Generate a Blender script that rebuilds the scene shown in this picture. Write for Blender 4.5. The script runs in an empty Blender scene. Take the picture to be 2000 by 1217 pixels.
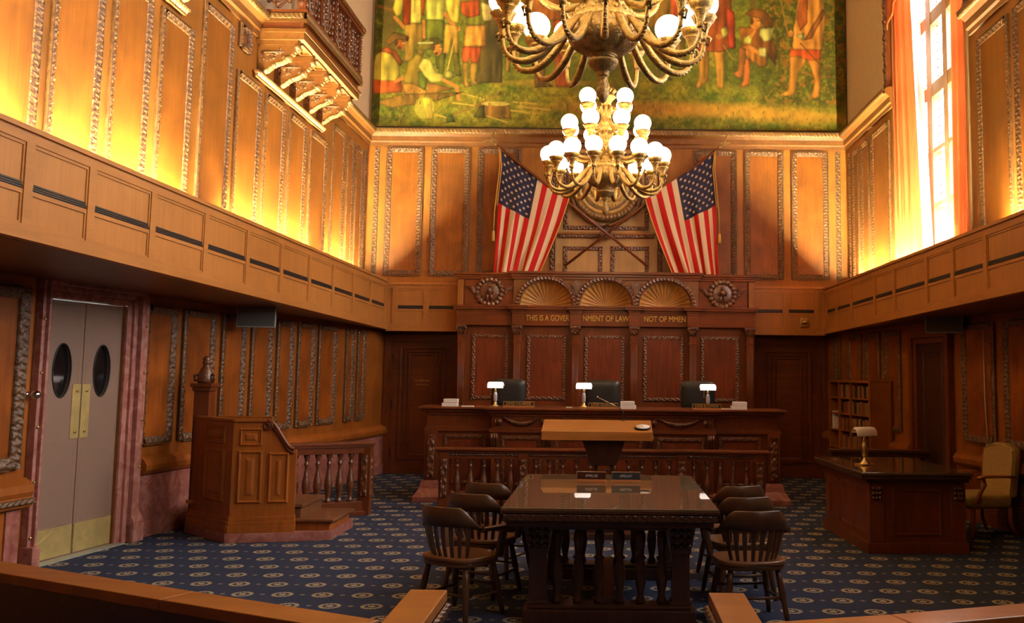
import bpy, math, random
import numpy as np
from math import sin, cos, pi, sqrt, radians, atan2
from mathutils import Vector, Matrix
R_ = random.Random(7)
COL = bpy.context.scene.collection

# ---------------------------------------------------------------- camera model
FOC, PXC, PYC, PITCH, ROLL, EYE = 1900.0, 1184.0, 538.0, 0.1, 0.011, 1.65
def _axes():
    cp, sp, c, s = cos(PITCH), sin(PITCH), cos(ROLL), sin(ROLL)
    r = Vector((1, 0, 0)); u = Vector((0, -sp, cp)); b = Vector((0, -cp, -sp))
    return c*r + s*u, -s*r + c*u, b
AX = _axes()
def at(px, py, Y):
    """point at real depth Y behind a spot measured in the 2000x1217 photograph"""
    d = AX[0]*((px-PXC)/FOC) - AX[1]*((py-PYC)/FOC) - AX[2]
    k = Y/d.y
    return Vector((d.x*k, Y, EYE + d.z*k))

# ---------------------------------------------------------------- materials
def newmat(name):
    m = bpy.data.materials.new(name); m.use_nodes = True
    nt = m.node_tree; b = nt.nodes['Principled BSDF']
    return m, nt, b
def link(nt, a, ao, b, bi): nt.links.new(a.outputs[ao], b.inputs[bi])
def node(nt, t, **k):
    n = nt.nodes.new(t)
    for a, v in k.items():
        if a.startswith('i_'): n.inputs[a[2:].replace('_', ' ')].default_value = v
        else: setattr(n, a, v)
    return n
def ramp(nt, stops):
    n = nt.nodes.new('ShaderNodeValToRGB'); e = n.color_ramp.elements
    while len(e) < len(stops): e.new(0.5)
    for el, (p, c) in zip(e, stops):
        el.position = p; el.color = (c[0], c[1], c[2], 1)
    return n
def plain(name, c, rough=.5, metal=0, bump=0, bscale=60, var=.0, spec=.5, coat=0):
    m, nt, b = newmat(name)
    b.inputs['Roughness'].default_value = rough; b.inputs['Metallic'].default_value = metal
    b.inputs['Specular IOR Level'].default_value = spec
    b.inputs['Coat Weight'].default_value = coat
    b.inputs['Base Color'].default_value = (*c, 1)
    tc = node(nt, 'ShaderNodeTexCoord')
    if var:
        n = node(nt, 'ShaderNodeTexNoise'); n.inputs['Scale'].default_value = bscale*.3; n.inputs['Detail'].default_value = 5
        link(nt, tc, 'Object', n, 'Vector')
        r = ramp(nt, [(.3, [x*(1-var) for x in c]), (.7, [min(1, x*(1+var)) for x in c])])
        link(nt, n, 'Fac', r, 'Fac'); link(nt, r, 'Color', b, 'Base Color')
    if bump:
        n = node(nt, 'ShaderNodeTexNoise'); n.inputs['Scale'].default_value = bscale; n.inputs['Detail'].default_value = 4
        link(nt, tc, 'Object', n, 'Vector')
        bp = node(nt, 'ShaderNodeBump'); bp.inputs['Strength'].default_value = bump; bp.inputs['Distance'].default_value = .01
        link(nt, n, 'Fac', bp, 'Height'); link(nt, bp, 'Normal', b, 'Normal')
    return m
def wood(name, dark, light, rough=.35, axis=2, sc=14, mott=.35, coat=.0, spec=.5, dist=.6):
    m, nt, b = newmat(name)
    tc = node(nt, 'ShaderNodeTexCoord'); mp = node(nt, 'ShaderNodeMapping')
    s = [sc, sc, sc]; s[axis] = sc*.07
    mp.inputs['Scale'].default_value = s
    link(nt, tc, 'Object', mp, 'Vector')
    n = node(nt, 'ShaderNodeTexNoise'); n.inputs['Scale'].default_value = 1.6; n.inputs['Detail'].default_value = 8
    n.inputs['Roughness'].default_value = .62; n.inputs['Distortion'].default_value = dist
    link(nt, mp, 'Vector', n, 'Vector')
    n2 = node(nt, 'ShaderNodeTexNoise'); n2.inputs['Scale'].default_value = 2.2; n2.inputs['Detail'].default_value = 3
    n2.inputs['Distortion'].default_value = .8
    link(nt, tc, 'Object', n2, 'Vector')
    r = ramp(nt, [(.28, dark), (.72, light)]); link(nt, n, 'Fac', r, 'Fac')
    r2 = ramp(nt, [(.3, (1-mott,)*3), (.7, (1, 1, 1))]); link(nt, n2, 'Fac', r2, 'Fac')
    mx = node(nt, 'ShaderNodeMix', data_type='RGBA', blend_type='MULTIPLY'); mx.inputs[0].default_value = 1
    nt.links.new(r.outputs['Color'], mx.inputs[6]); nt.links.new(r2.outputs['Color'], mx.inputs[7])
    nt.links.new(mx.outputs[2], b.inputs['Base Color'])
    b.inputs['Roughness'].default_value = rough; b.inputs['Specular IOR Level'].default_value = spec
    b.inputs['Coat Weight'].default_value = coat; b.inputs['Coat Roughness'].default_value = .12
    bp = node(nt, 'ShaderNodeBump'); bp.inputs['Strength'].default_value = .12; bp.inputs['Distance'].default_value = .004
    link(nt, n, 'Fac', bp, 'Height'); link(nt, bp, 'Normal', b, 'Normal')
    return m
def marble(name, c1, c2, c3, rough=.3):
    m, nt, b = newmat(name)
    tc = node(nt, 'ShaderNodeTexCoord')
    n = node(nt, 'ShaderNodeTexNoise'); n.inputs['Scale'].default_value = 7; n.inputs['Detail'].default_value = 9; n.inputs['Distortion'].default_value = 1.6
    link(nt, tc, 'Object', n, 'Vector')
    r = ramp(nt, [(.3, c1), (.52, c2), (.62, c3), (.75, c2)]); link(nt, n, 'Fac', r, 'Fac'); link(nt, r, 'Color', b, 'Base Color')
    b.inputs['Roughness'].default_value = rough
    return m
def emit(name, c, s):
    m, nt, b = newmat(name)
    b.inputs['Base Color'].default_value = (*c, 1)
    b.inputs['Emission Color'].default_value = (*c, 1); b.inputs['Emission Strength'].default_value = s
    return m
def vcol(name, rough=.6, mul=(1, 1, 1), transl=0, spec=.3):
    m, nt, b = newmat(name)
    a = node(nt, 'ShaderNodeVertexColor'); a.layer_name = 'paint'
    mx = node(nt, 'ShaderNodeMix', data_type='RGBA', blend_type='MULTIPLY'); mx.inputs[0].default_value = 1
    nt.links.new(a.outputs['Color'], mx.inputs[6]); mx.inputs[7].default_value = (*mul, 1)
    nt.links.new(mx.outputs[2], b.inputs['Base Color'])
    b.inputs['Roughness'].default_value = rough; b.inputs['Specular IOR Level'].default_value = spec
    return m

M = {}
M['oak_wall'] = wood('golden_oak_wall', (.30, .110, .013), (.42, .160, .021), .42, 2, 11, .30)
M['oak_field'] = wood('oak_panel_field', (.21, .063, .006), (.34, .112, .012), .38, 2, 9, .42, dist=1.4)
M['oak_pale'] = wood('pale_gold_oak', (.44, .24, .075), (.58, .33, .11), .4, 2, 10, .2)
M['oak_dark'] = wood('dark_oak_cornice', (.15, .054, .008), (.25, .095, .016), .45, 1, 11, .3)
M['oak_band'] = wood('light_oak_fascia', (.42, .165, .032), (.53, .22, .046), .45, 2, 14, .15)
M['oak_bandx'] = wood('light_oak_rail', (.41, .16, .032), (.52, .215, .045), .45, 1, 14, .15)
M['carved'] = plain('carved_dark_wood', (.135, .062, .022), .28, 0, .6, 90, .5, spec=.65)
M['carved_gilt'] = plain('carved_gilded_wood', (.22, .115, .032), .36, .25, .5, 90, .3, spec=.7)
M['cherry_wall'] = wood('cherry_wall', (.30, .082, .010), (.43, .135, .018), .42, 2, 10, .4, spec=.35)
M['cherry_field'] = wood('cherry_panel', (.27, .060, .007), (.44, .125, .015), .38, 2, 7, .55, dist=2, spec=.35)
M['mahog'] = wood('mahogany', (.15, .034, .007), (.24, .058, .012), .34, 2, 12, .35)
M['mahogx'] = wood('mahogany_rail', (.145, .034, .007), (.24, .060, .013), .30, 0, 12, .3, coat=.2)
M['mahog_field'] = wood('mahogany_flame_panel', (.13, .023, .005), (.28, .054, .011), .38, 2, 6, .4, dist=3)
M['mahog_carved'] = plain('carved_mahogany', (.14, .045, .014), .26, 0, .5, 70, .35, spec=.8, coat=.3)
M['darkwood'] = wood('dark_walnut', (.045, .016, .007), (.085, .032, .014), .3, 2, 14, .3, coat=.2)
M['darkwoodx'] = wood('dark_walnut_edge', (.05, .018, .008), (.09, .034, .015), .28, 0, 14, .3, coat=.3)
M['chairwood'] = wood('chair_walnut', (.075, .032, .013), (.13, .058, .024), .33, 2, 16, .3, coat=.15)
M['chairseat'] = wood('chair_seat_wood', (.16, .066, .025), (.24, .10, .04), .3, 1, 12, .3, coat=.2)
M['witness'] = wood('orange_cherry_witness_stand', (.33, .088, .011), (.50, .150, .022), .38, 2, 10, .3, spec=.35)
M['rail'] = wood('orange_oak_rail', (.38, .14, .025), (.52, .21, .045), .33, 0, 10, .2, coat=.2)
M['barwood'] = wood('brown_bar_rail_wood', (.27, .085, .016), (.38, .135, .028), .33, 0, 10, .2, coat=.2)
M['marble'] = marble('rose_marble', (.25, .08, .06), (.38, .14, .105), (.46, .21, .165), .28)
M['marble_frame'] = marble('rose_marble_frame', (.33, .12, .09), (.45, .19, .145), (.52, .26, .21), .25)
M['plaster'] = plain('cream_plaster', (.66, .50, .31), .8, 0, .1, 30, .04)
M['ceiling'] = wood('coffered_ceiling_wood', (.16, .08, .03), (.26, .14, .05), .6, 0, 6, .3)
M['shell'] = wood('golden_shell_wood', (.48, .23, .055), (.64, .33, .09), .28, 2, 9, .2)
M['leather_door'] = plain('taupe_leather', (.27, .175, .125), .5, 0, .12, 200, .04)
M['brass'] = plain('brushed_brass', (.70, .52, .20), .32, 1, .15, 120, .15)
M['brass_plate'] = plain('polished_brass_plate', (.66, .52, .20), .35, .45, .12, 30, .12)
M['bronze'] = plain('gilded_bronze', (.42, .27, .085), .33, .8, .6, 110, .35)
M['bronze_dark'] = plain('dark_bronze', (.30, .19, .065), .34, .7, .6, 120, .4)
M['bronze_bowl'] = plain('ribbed_bronze_bowl', (.42, .26, .09), .36, .6, .9, 70, .5)
M['seal_gilt'] = plain('gilded_seal', (.52, .34, .10), .38, .35, .5, 70, .3)
M['steel'] = plain('polished_nickel', (.75, .72, .66), .15, 1)
M['black'] = plain('black_vent', (.015, .014, .013), .5)
M['ventgrey'] = plain('charcoal_vent_louvre', (.02, .02, .019), .4)
M['blackleather'] = plain('black_leather', (.018, .019, .018), .38, 0, .15, 40, .1)
M['yellowfabric'] = plain('mustard_upholstery', (.42, .27, .075), .65, 0, .2, 120, .12)
M['speaker'] = plain('grey_speaker_cloth', (.075, .072, .058), .8, 0, .3, 300, .1)
M['speakerside'] = plain('grey_speaker_box', (.28, .31, .29), .6)
M['paper'] = plain('white_paper', (.82, .78, .72), .7)
M['whiteglass'] = emit('lit_white_glass_shade', (1, .93, .86), .85)
M['glassshade'] = plain('cream_glass_shade', (.72, .62, .48), .3)
M['crystal'] = plain('pale_crystal_stem', (.62, .62, .66), .12, .3)
M['globe'] = emit('lit_opal_globe', (1, .78, .45), 10.0)
M['cove'] = emit('cove_tube', (1, .84, .48), 1800.0)
M['gold'] = plain('gold_leaf_letters', (.68, .42, .10), .35, .6)
M['goldcloth'] = plain('gold_cord', (.62, .36, .06), .6)
M['bluegrey'] = plain('dark_sign_face', (.03, .035, .045), .3)
M['redsign'] = plain('dark_red_sign_face', (.06, .015, .012), .3)
M['signbase'] = plain('orange_wood_sign_base', (.5, .2, .06), .4)
M['pale'] = plain('pale_sign_letters', (.5, .5, .48), .5)
M['book1'] = plain('red_book_spines', (.22, .05, .02), .6)
M['book2'] = plain('tan_book_spines', (.28, .15, .06), .6)
M['book3'] = plain('black_book_spines', (.03, .02, .015), .6)
M['lead'] = plain('leaded_came', (.12, .11, .12), .5, .5)
M['winwood'] = wood('window_frame_wood', (.30, .16, .07), (.42, .25, .12), .35, 2, 14, .2)

def curtain_mat(name, c, tr=.55):
    m, nt, b = newmat(name)
    b.inputs['Base Color'].default_value = (*c, 1); b.inputs['Roughness'].default_value = .8
    t = node(nt, 'ShaderNodeBsdfTranslucent'); t.inputs['Color'].default_value = (*c, 1)
    mx = node(nt, 'ShaderNodeMixShader'); mx.inputs[0].default_value = tr
    out = nt.nodes['Material Output']
    nt.links.new(b.outputs[0], mx.inputs[1]); nt.links.new(t.outputs[0], mx.inputs[2]); nt.links.new(mx.outputs[0], out.inputs[0])
    return m
M['curtain'] = curtain_mat('orange_curtain', (.66, .165, .035), .2)
M['sheer'] = curtain_mat('white_sheer', (.85, .82, .78), .6)

def pane_mat():
    """leaded clear glass: lets the daylight through, dark cames in a small lattice"""
    m, nt, b = newmat('leaded_window_glass')
    tc = node(nt, 'ShaderNodeTexCoord'); mp = node(nt, 'ShaderNodeMapping'); mp.inputs['Scale'].default_value = (9, 9, 9)
    link(nt, tc, 'Object', mp, 'Vector')
    v = node(nt, 'ShaderNodeTexVoronoi'); v.inputs['Randomness'].default_value = 0; v.inputs['Scale'].default_value = 1
    v.distance = 'MANHATTAN'
    link(nt, mp, 'Vector', v, 'Vector')
    r = ramp(nt, [(.16, (1, 1, 1)), (.2, (0, 0, 0)), (1, (0, 0, 0))]); link(nt, v, 'Distance', r, 'Fac')
    t = node(nt, 'ShaderNodeBsdfTransparent'); t.inputs['Color'].default_value = (.95, .96, 1, 1)
    g = node(nt, 'ShaderNodeBsdfDiffuse'); g.inputs['Color'].default_value = (.10, .10, .14, 1)
    gl = node(nt, 'ShaderNodeBsdfGlossy'); gl.inputs['Roughness'].default_value = .1
    m1 = node(nt, 'ShaderNodeMixShader'); m1.inputs[0].default_value = .05
    nt.links.new(t.outputs[0], m1.inputs[1]); nt.links.new(gl.outputs[0], m1.inputs[2])
    m2 = node(nt, 'ShaderNodeMixShader'); nt.links.new(r.outputs['Color'], m2.inputs[0])
    nt.links.new(m1.outputs[0], m2.inputs[1]); nt.links.new(g.outputs[0], m2.inputs[2])
    nt.links.new(m2.outputs[0], nt.nodes['Material Output'].inputs[0])
    return m
M['pane'] = pane_mat()

def glass_top_mat():
    m, nt, b = newmat('glass_over_dark_wood')
    b.inputs['Base Color'].default_value = (.10, .06, .03, 1)
    tc = node(nt, 'ShaderNodeTexCoord'); mp = node(nt, 'ShaderNodeMapping'); mp.inputs['Scale'].default_value = (1.2, 14, 10)
    link(nt, tc, 'Object', mp, 'Vector')
    n = node(nt, 'ShaderNodeTexNoise'); n.inputs['Scale'].default_value = 1.5; n.inputs['Detail'].default_value = 6
    link(nt, mp, 'Vector', n, 'Vector')
    r = ramp(nt, [(.3, (.075, .045, .02)), (.7, (.13, .083, .04))]); link(nt, n, 'Fac', r, 'Fac'); link(nt, r, 'Color', b, 'Base Color')
    b.inputs['Roughness'].default_value = .35
    b.inputs['Coat Weight'].default_value = 1; b.inputs['Coat Roughness'].default_value = .015; b.inputs['Coat IOR'].default_value = 1.7
    return m
M['glasstop'] = glass_top_mat()

def carpet_mat():
    """blue carpet, tan ringed medallions in staggered rows, a small diamond between them"""
    m, nt, b = newmat('blue_medallion_carpet')
    tc = node(nt, 'ShaderNodeTexCoord'); sx = node(nt, 'ShaderNodeSeparateXYZ'); link(nt, tc, 'Object', sx, 'Vector')
    def ma(op, a, bb=None, c=None):
        n = node(nt, 'ShaderNodeMath', operation=op)
        for i, v in enumerate((a, bb, c)):
            if v is None: continue
            if isinstance(v, (int, float)): n.inputs[i].default_value = v
            else: nt.links.new(v, n.inputs[i])
        return n.outputs[0]
    X, Y = sx.outputs['X'], sx.outputs['Y']
    PX, PY = .295, .335*2
    def cell(ox, oy):
        gx = ma('MULTIPLY', ma('SUBTRACT', ma('FRACT', ma('ADD', ma('DIVIDE', X, PX), ox)), .5), PX)
        gy = ma('MULTIPLY', ma('SUBTRACT', ma('FRACT', ma('ADD', ma('DIVIDE', Y, PY), oy)), .5), PY)
        rr = ma('SQRT', ma('ADD', ma('MULTIPLY', gx, gx), ma('MULTIPLY', gy, gy)))
        return gx, gy, rr
    def lt(v, t, soft=.003): 
        n = node(nt, 'ShaderNodeMapRange'); n.inputs['From Min'].default_value = t-soft; n.inputs['From Max'].default_value = t+soft
        n.inputs['To Min'].default_value = 1; n.inputs['To Max'].default_value = 0
        nt.links.new(v, n.inputs['Value']); return n.outputs['Result']
    masks = []
    for ox, oy in ((0, 0), (.5, .5)):
        gx, gy, r = cell(ox, oy)
        ang = ma('ARCTAN2', gy, gx)
        dash = ma('MULTIPLY_ADD', ma('GREATER_THAN', ma('SINE', ma('MULTIPLY', ang, 14)), .55), -.55, 1)
        ring = ma('MULTIPLY', ma('SUBTRACT', lt(r, .078), lt(r, .050)), dash)
        star = ma('MULTIPLY', lt(ma('ADD', r, ma('MULTIPLY', ma('COSINE', ma('MULTIPLY', ang, 5)), -.006)), .026), 1.0)
        masks.append(ma('MAXIMUM', ring, star))
    for ox, oy in ((.5, 0), (0, .5)):
        gx, gy, r = cell(ox, oy)
        dd = ma('ADD', ma('ABSOLUTE', gx), ma('ABSOLUTE', gy))
        masks.append(ma('MULTIPLY', lt(dd, .024), .45))
    mk = ma('MAXIMUM', ma('MAXIMUM', masks[0], masks[1]), ma('MAXIMUM', masks[2], masks[3]))
    nz = node(nt, 'ShaderNodeTexNoise'); nz.inputs['Scale'].default_value = 160; link(nt, tc, 'Object', nz, 'Vector')
    blue = ramp(nt, [(.3, (.024, .034, .066)), (.7, (.048, .061, .112))]); link(nt, nz, 'Fac', blue, 'Fac')
    tan = ramp(nt, [(.3, (.32, .27, .16)), (.7, (.48, .42, .27))]); link(nt, nz, 'Fac', tan, 'Fac')
    mx = node(nt, 'ShaderNodeMix', data_type='RGBA'); nt.links.new(mk, mx.inputs[0])
    nt.links.new(blue.outputs[0], mx.inputs[6]); nt.links.new(tan.outputs[0], mx.inputs[7]); nt.links.new(mx.outputs[2], b.inputs['Base Color'])
    b.inputs['Roughness'].default_value = .95; b.inputs['Specular IOR Level'].default_value = .1
    bp = node(nt, 'ShaderNodeBump'); bp.inputs['Strength'].default_value = .4; bp.inputs['Distance'].default_value = .004
    link(nt, nz, 'Fac', bp, 'Height'); link(nt, bp, 'Normal', b, 'Normal')
    return m
M['carpet'] = carpet_mat()

# ---------------------------------------------------------------- mesh builder
class MB:
    def __init__(s, xf=None): s.v = []; s.f = []; s.m = []; s.sm = []; s.xf = xf; s.mi = 0
    def _add(s, vs, fs, smooth=False):
        o = len(s.v)
        for p in vs:
            s.v.append(tuple(s.xf(*p)) if s.xf else tuple(p))
        for f in fs: s.f.append(tuple(i+o for i in f)); s.m.append(s.mi); s.sm.append(smooth)
        return s
    def box(s, x0, x1, y0, y1, z0, z1):
        vs = [(x, y, z) for z in (z0, z1) for y in (y0, y1) for x in (x0, x1)]
        return s._add(vs, [(0, 2, 3, 1), (4, 5, 7, 6), (0, 1, 5, 4), (2, 6, 7, 3), (0, 4, 6, 2), (1, 3, 7, 5)])
    def hexa(s, lo, hi):
        """lo, hi: four points each, same winding"""
        return s._add(list(lo)+list(hi), [(3, 2, 1, 0), (4, 5, 6, 7)] + [(i, (i+1) % 4, 4+(i+1) % 4, 4+i) for i in range(4)])
    def prism(s, poly, z0, z1, axis=2):
        """poly: 2D outline; extruded along axis. axis 2: (x,y)+z, axis 1: (x,z)+y, axis 0: (y,z)+x"""
        n = len(poly)
        def P(p, t): return (p[0], p[1], t) if axis == 2 else (p[0], t, p[1]) if axis == 1 else (t, p[0], p[1])
        vs = [P(p, z0) for p in poly] + [P(p, z1) for p in poly]
        return s._add(vs, [tuple(range(n))[::-1], tuple(range(n, 2*n))] + [(i, (i+1) % n, n+(i+1) % n, n+i) for i in range(n)])
    def lathe(s, prof, c=(0, 0, 0), n=24, mod=None, sy=1, caps=True):
        vs = []; fs = []
        for r, z in prof:
            for k in range(n):
                a = 2*pi*k/n; rr = r*(1+mod(a, z)) if mod else r
                vs.append((c[0]+rr*cos(a), c[1]+rr*sin(a)*sy, c[2]+z))
        for i in range(len(prof)-1):
            for k in range(n):
                a, b = i*n+k, i*n+(k+1) % n
                fs.append((a, b, b+n, a+n))
        if caps:
            fs.append(tuple(range(n))[::-1]); fs.append(tuple((len(prof)-1)*n+k for k in range(n)))
        return s._add(vs, fs, True)
    def sphere(s, c, r, n=20, m=12, sc=(1, 1, 1)):
        prof = [(max(1e-4, sin(pi*i/m)), -cos(pi*i/m)) for i in range(m+1)]
        vs = []; fs = []
        for q, z in prof:
            for k in range(n):
                a = 2*pi*k/n; vs.append((c[0]+r*q*cos(a)*sc[0], c[1]+r*q*sin(a)*sc[1], c[2]+r*z*sc[2]))
        for i in range(m):
            for k in range(n):
                a, b = i*n+k, i*n+(k+1) % n; fs.append((a, b, b+n, a+n))
        return s._add(vs, fs, True)
    def tube(s, pts, rad, n=10, flat=None):
        """round tube along points; rad number or list; flat=(a,b) scales the section"""
        pts = [Vector(p) for p in pts]; k = len(pts)
        if not isinstance(rad, (list, tuple)): rad = [rad]*k
        vs = []; fs = []; up = None
        for i, p in enumerate(pts):
            t = (pts[min(i+1, k-1)]-pts[max(i-1, 0)]).normalized()
            if up is None:
                up = Vector((0, 0, 1)) if abs(t.z) < .9 else Vector((0, 1, 0))
            a = t.cross(up)
            if a.length < 1e-5: a = t.cross(Vector((1, 0, 0)))
            a.normalize(); up = a.cross(t).normalized()
            fa, fb = flat or (1, 1)
            for j in range(n):
                q = 2*pi*j/n; vs.append(tuple(p + a*(cos(q)*rad[i]*fa) + up*(sin(q)*rad[i]*fb)))
        for i in range(k-1):
            for j in range(n):
                a_, b_ = i*n+j, i*n+(j+1) % n; fs.append((a_, b_, b_+n, a_+n))
        fs.append(tuple(range(n))[::-1]); fs.append(tuple((k-1)*n+j for j in range(n)))
        return s._add(vs, fs, True)
    def grid(s, fn, nu, nv, smooth=True, closeu=False):
        vs = [tuple(fn(i/(nu), j/(nv))) for j in range(nv+1) for i in range(nu+1)]
        w = nu+1
        return s._add(vs, [(j*w+i, j*w+i+1, (j+1)*w+i+1, (j+1)*w+i) for j in range(nv) for i in range(nu)], smooth)
    def carve(s, p0, p1, wv, nv, pitch=.05, base=.018, amp=.014, kind='leaf', step=.012):
        """a carved moulding strip from p0 to p1, wv: width vector, nv: outward normal"""
        p0 = Vector(p0); p1 = Vector(p1); wv = Vector(wv); nv = Vector(nv)
        L = (p1-p0).length; d = (p1-p0)/L; n = max(2, min(700, int(L/step))); U = 8
        def fn(a, u):
            t = a*L; q = 2*u-1
            edge = 0 if abs(q) > .99 else 1
            if kind == 'rope': h = abs(sin(pi*(t/pitch)+1.6*q))
            elif kind == 'leaf':
                w_ = t/pitch; h = .62*abs(sin(pi*w_*.5+1.9*q))*abs(sin(pi*w_+1.3*abs(q)))+.30*abs(sin(pi*w_*1.7-2.4*q+.8*sin(w_*.9)))+.25*(abs(q) > .70)
            elif kind == 'egg': h = sqrt(max(0, 1-((t/pitch) % 1*2-1)**2-q*q*.7)) if True else 0
            else: h = abs(sin(pi*t/pitch))
            return p0+d*t+wv*(u-.5)+nv*(edge*(base*(1-.35*q*q)+amp*h))
        return s.grid(fn, n, U, True)
    def frame(s, o, a, b, nrm, x0, x1, z0, z1, w=.07, sides='LRTB', tilt=0.0, **k):
        """carved picture-frame moulding on the plane o + a*x + b*z"""
        o = Vector(o); a = Vector(a); b = Vector(b); P = lambda x, z: o+a*x+b*z
        n = Vector(nrm)*1.0; D = tilt
        # the carved face leans in towards the panel: proud at the outer edge, flush at the inner one
        def one(p, q, inw):
            mid = n*(D/2); wv = inw*w - n*D; nv = (n*w + inw*D).normalized()
            s.carve(p+mid, q+mid, wv, nv, **k)
            if D:
                e = inw*(-w/2); d = (q-p)
                lo = [p+e, p+e-inw*.012, p+e-inw*.012+n*(D+.008), p+e+n*(D+.008)]
                s.hexa([tuple(v) for v in lo], [tuple(v+d) for v in lo])
        if 'L' in sides: one(P(x0+w/2, z0), P(x0+w/2, z1), a)
        if 'R' in sides: one(P(x1-w/2, z0), P(x1-w/2, z1), -a)
        if 'T' in sides: one(P(x0+w, z1-w/2), P(x1-w, z1-w/2), -b)
        if 'B' in sides: one(P(x0+w, z0+w/2), P(x1-w, z0+w/2), b)
        return s
    def build(s, name, mat, parent=None, bev=0, sharp=True, world=True):
        me = bpy.data.meshes.new(name)
        off = Vector((0, 0, 0))
        if parent is not None and world:
            q = parent
            while q is not None: off += q.location; q = q.parent
        me.from_pydata([(x-off.x, y-off.y, z-off.z) for x, y, z in s.v], [], s.f)
        mats = mat if isinstance(mat, (list, tuple)) else [mat]
        for mm in mats: me.materials.append(mm)
        me.polygons.foreach_set('use_smooth', s.sm)
        if len(mats) > 1: me.polygons.foreach_set('material_index', s.m)
        me.update()
        o = bpy.data.objects.new(name, me); COL.objects.link(o)
        if parent is not None: o.parent = parent
        if bev:
            b = o.modifiers.new('bevel', 'BEVEL'); b.width = bev; b.segments = 2; b.limit_method = 'ANGLE'; b.angle_limit = .6
            me.polygons.foreach_set('use_smooth', [True]*len(s.f))
            w = o.modifiers.new('wn', 'WEIGHTED_NORMAL'); w.keep_sharp = True
        return o

def thing(name, label, cat, loc=(0, 0, 0), group=None):
    o = bpy.data.objects.new(name, None); COL.objects.link(o); o.location = loc
    o['label'] = label; o['category'] = cat
    if group: o['group'] = group
    o.empty_display_size = .1
    return o
def tag(o, label, cat, group=None, kind=None):
    o['label'] = label; o['category'] = cat
    if group: o['group'] = group
    if kind: o['kind'] = kind
    return o
def rebase(o, loc):
    """put a one-mesh thing's origin at loc without moving its shape"""
    loc = Vector(loc); o.data.transform(Matrix.Translation(-loc)); o.location = loc
    return o
def struct(o, label=None):
    o['kind'] = 'structure'
    if label: o['label'] = label
    return o
def copy_tree(o, parent=None):
    c = o.copy(); COL.objects.link(c)
    if parent is not None: c.parent = parent
    for ch in list(o.children): copy_tree(ch, c)
    return c
def place(root, loc, rz=0, label=None, group=None, scale=None):
    root.location = loc; root.rotation_euler = (0, 0, rz)
    if label: root['label'] = label
    if group: root['group'] = group
    if scale: root.scale = scale
    return root
def text(body, size, mat, parent, loc, rot=(pi/2, 0, 0), name='lettering', ext=.002, align='CENTER', width=None, spacing=1.0):
    """raised lettering as a mesh; width squeezes the line to a given length"""
    cu = bpy.data.curves.new('t', 'FONT'); cu.body = body; cu.size = size; cu.extrude = ext; cu.align_x = align; cu.align_y = 'CENTER'
    cu.bevel_depth = size*.014; cu.bevel_resolution = 0; cu.space_character = spacing
    to = bpy.data.objects.new('t', cu); COL.objects.link(to)
    bpy.context.view_layer.update()
    me = bpy.data.meshes.new_from_object(to.evaluated_get(bpy.context.evaluated_depsgraph_get()))
    bpy.data.objects.remove(to)
    me.name = name
    o = bpy.data.objects.new(name, me); COL.objects.link(o)
    me.materials.clear(); me.materials.append(mat)
    if width:
        xs = [v.co.x for v in me.vertices]; w = max(xs)-min(xs); me.transform(Matrix.Diagonal((width/w, 1, 1, 1)))
    me.transform(Matrix.Rotation(rot[2], 4, 'Z') @ Matrix.Rotation(rot[0], 4, 'X'))
    off = Vector(loc)
    if parent is not None:
        q = parent
        while q is not None: off -= q.location; q = q.parent
        o.parent = parent
    me.transform(Matrix.Translation(off))
    return o
def paint_grid(name, W, H, img, fn, mat, parent=None, shape_keep=True):
    """a sheet whose vertices carry a painted colour. img HxWx3 array of sRGB 0..1, fn(u,v)->point arrays"""
    u, v = np.meshgrid(np.linspace(0, 1, W), np.linspace(0, 1, H))
    X, Y, Z = fn(u, v)
    me = bpy.data.meshes.new(name)
    co = np.stack([X, Y, Z], -1).reshape(-1, 3)
    if parent is not None:
        q = parent
        while q is not None: co = co - np.array(q.location); q = q.parent
    i = (np.arange(H-1)[:, None]*W + np.arange(W-1)[None, :]).reshape(-1)
    f = np.stack([i, i+1, i+W+1, i+W], -1)
    me.vertices.add(len(co)); me.vertices.foreach_set('co', co.astype(np.float32).reshape(-1))
    me.loops.add(f.size); me.loops.foreach_set('vertex_index', f.astype(np.int32).reshape(-1))
    me.polygons.add(len(f)); me.polygons.foreach_set('loop_start', np.arange(0, f.size, 4, dtype=np.int32))
    me.polygons.foreach_set('loop_total', np.full(len(f), 4, dtype=np.int32))
    me.polygons.foreach_set('use_smooth', np.ones(len(f), dtype=bool))
    me.update(calc_edges=True); me.validate()
    ca = me.color_attributes.new('paint', 'FLOAT_COLOR', 'POINT')
    c = np.clip(img, 0, 1); lin = np.where(c <= .04045, c/12.92, ((c+.055)/1.055)**2.4).reshape(-1, 3)
    ca.data.foreach_set('color', np.concatenate([lin, np.ones((len(lin), 1))], 1).astype(np.float32).reshape(-1))
    me.materials.append(mat)
    o = bpy.data.objects.new(name, me); COL.objects.link(o)
    if parent is not None: o.parent = parent
    return o
XA, YA, ZA = Vector((1, 0, 0)), Vector((0, 1, 0)), Vector((0, 0, 1))
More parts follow.
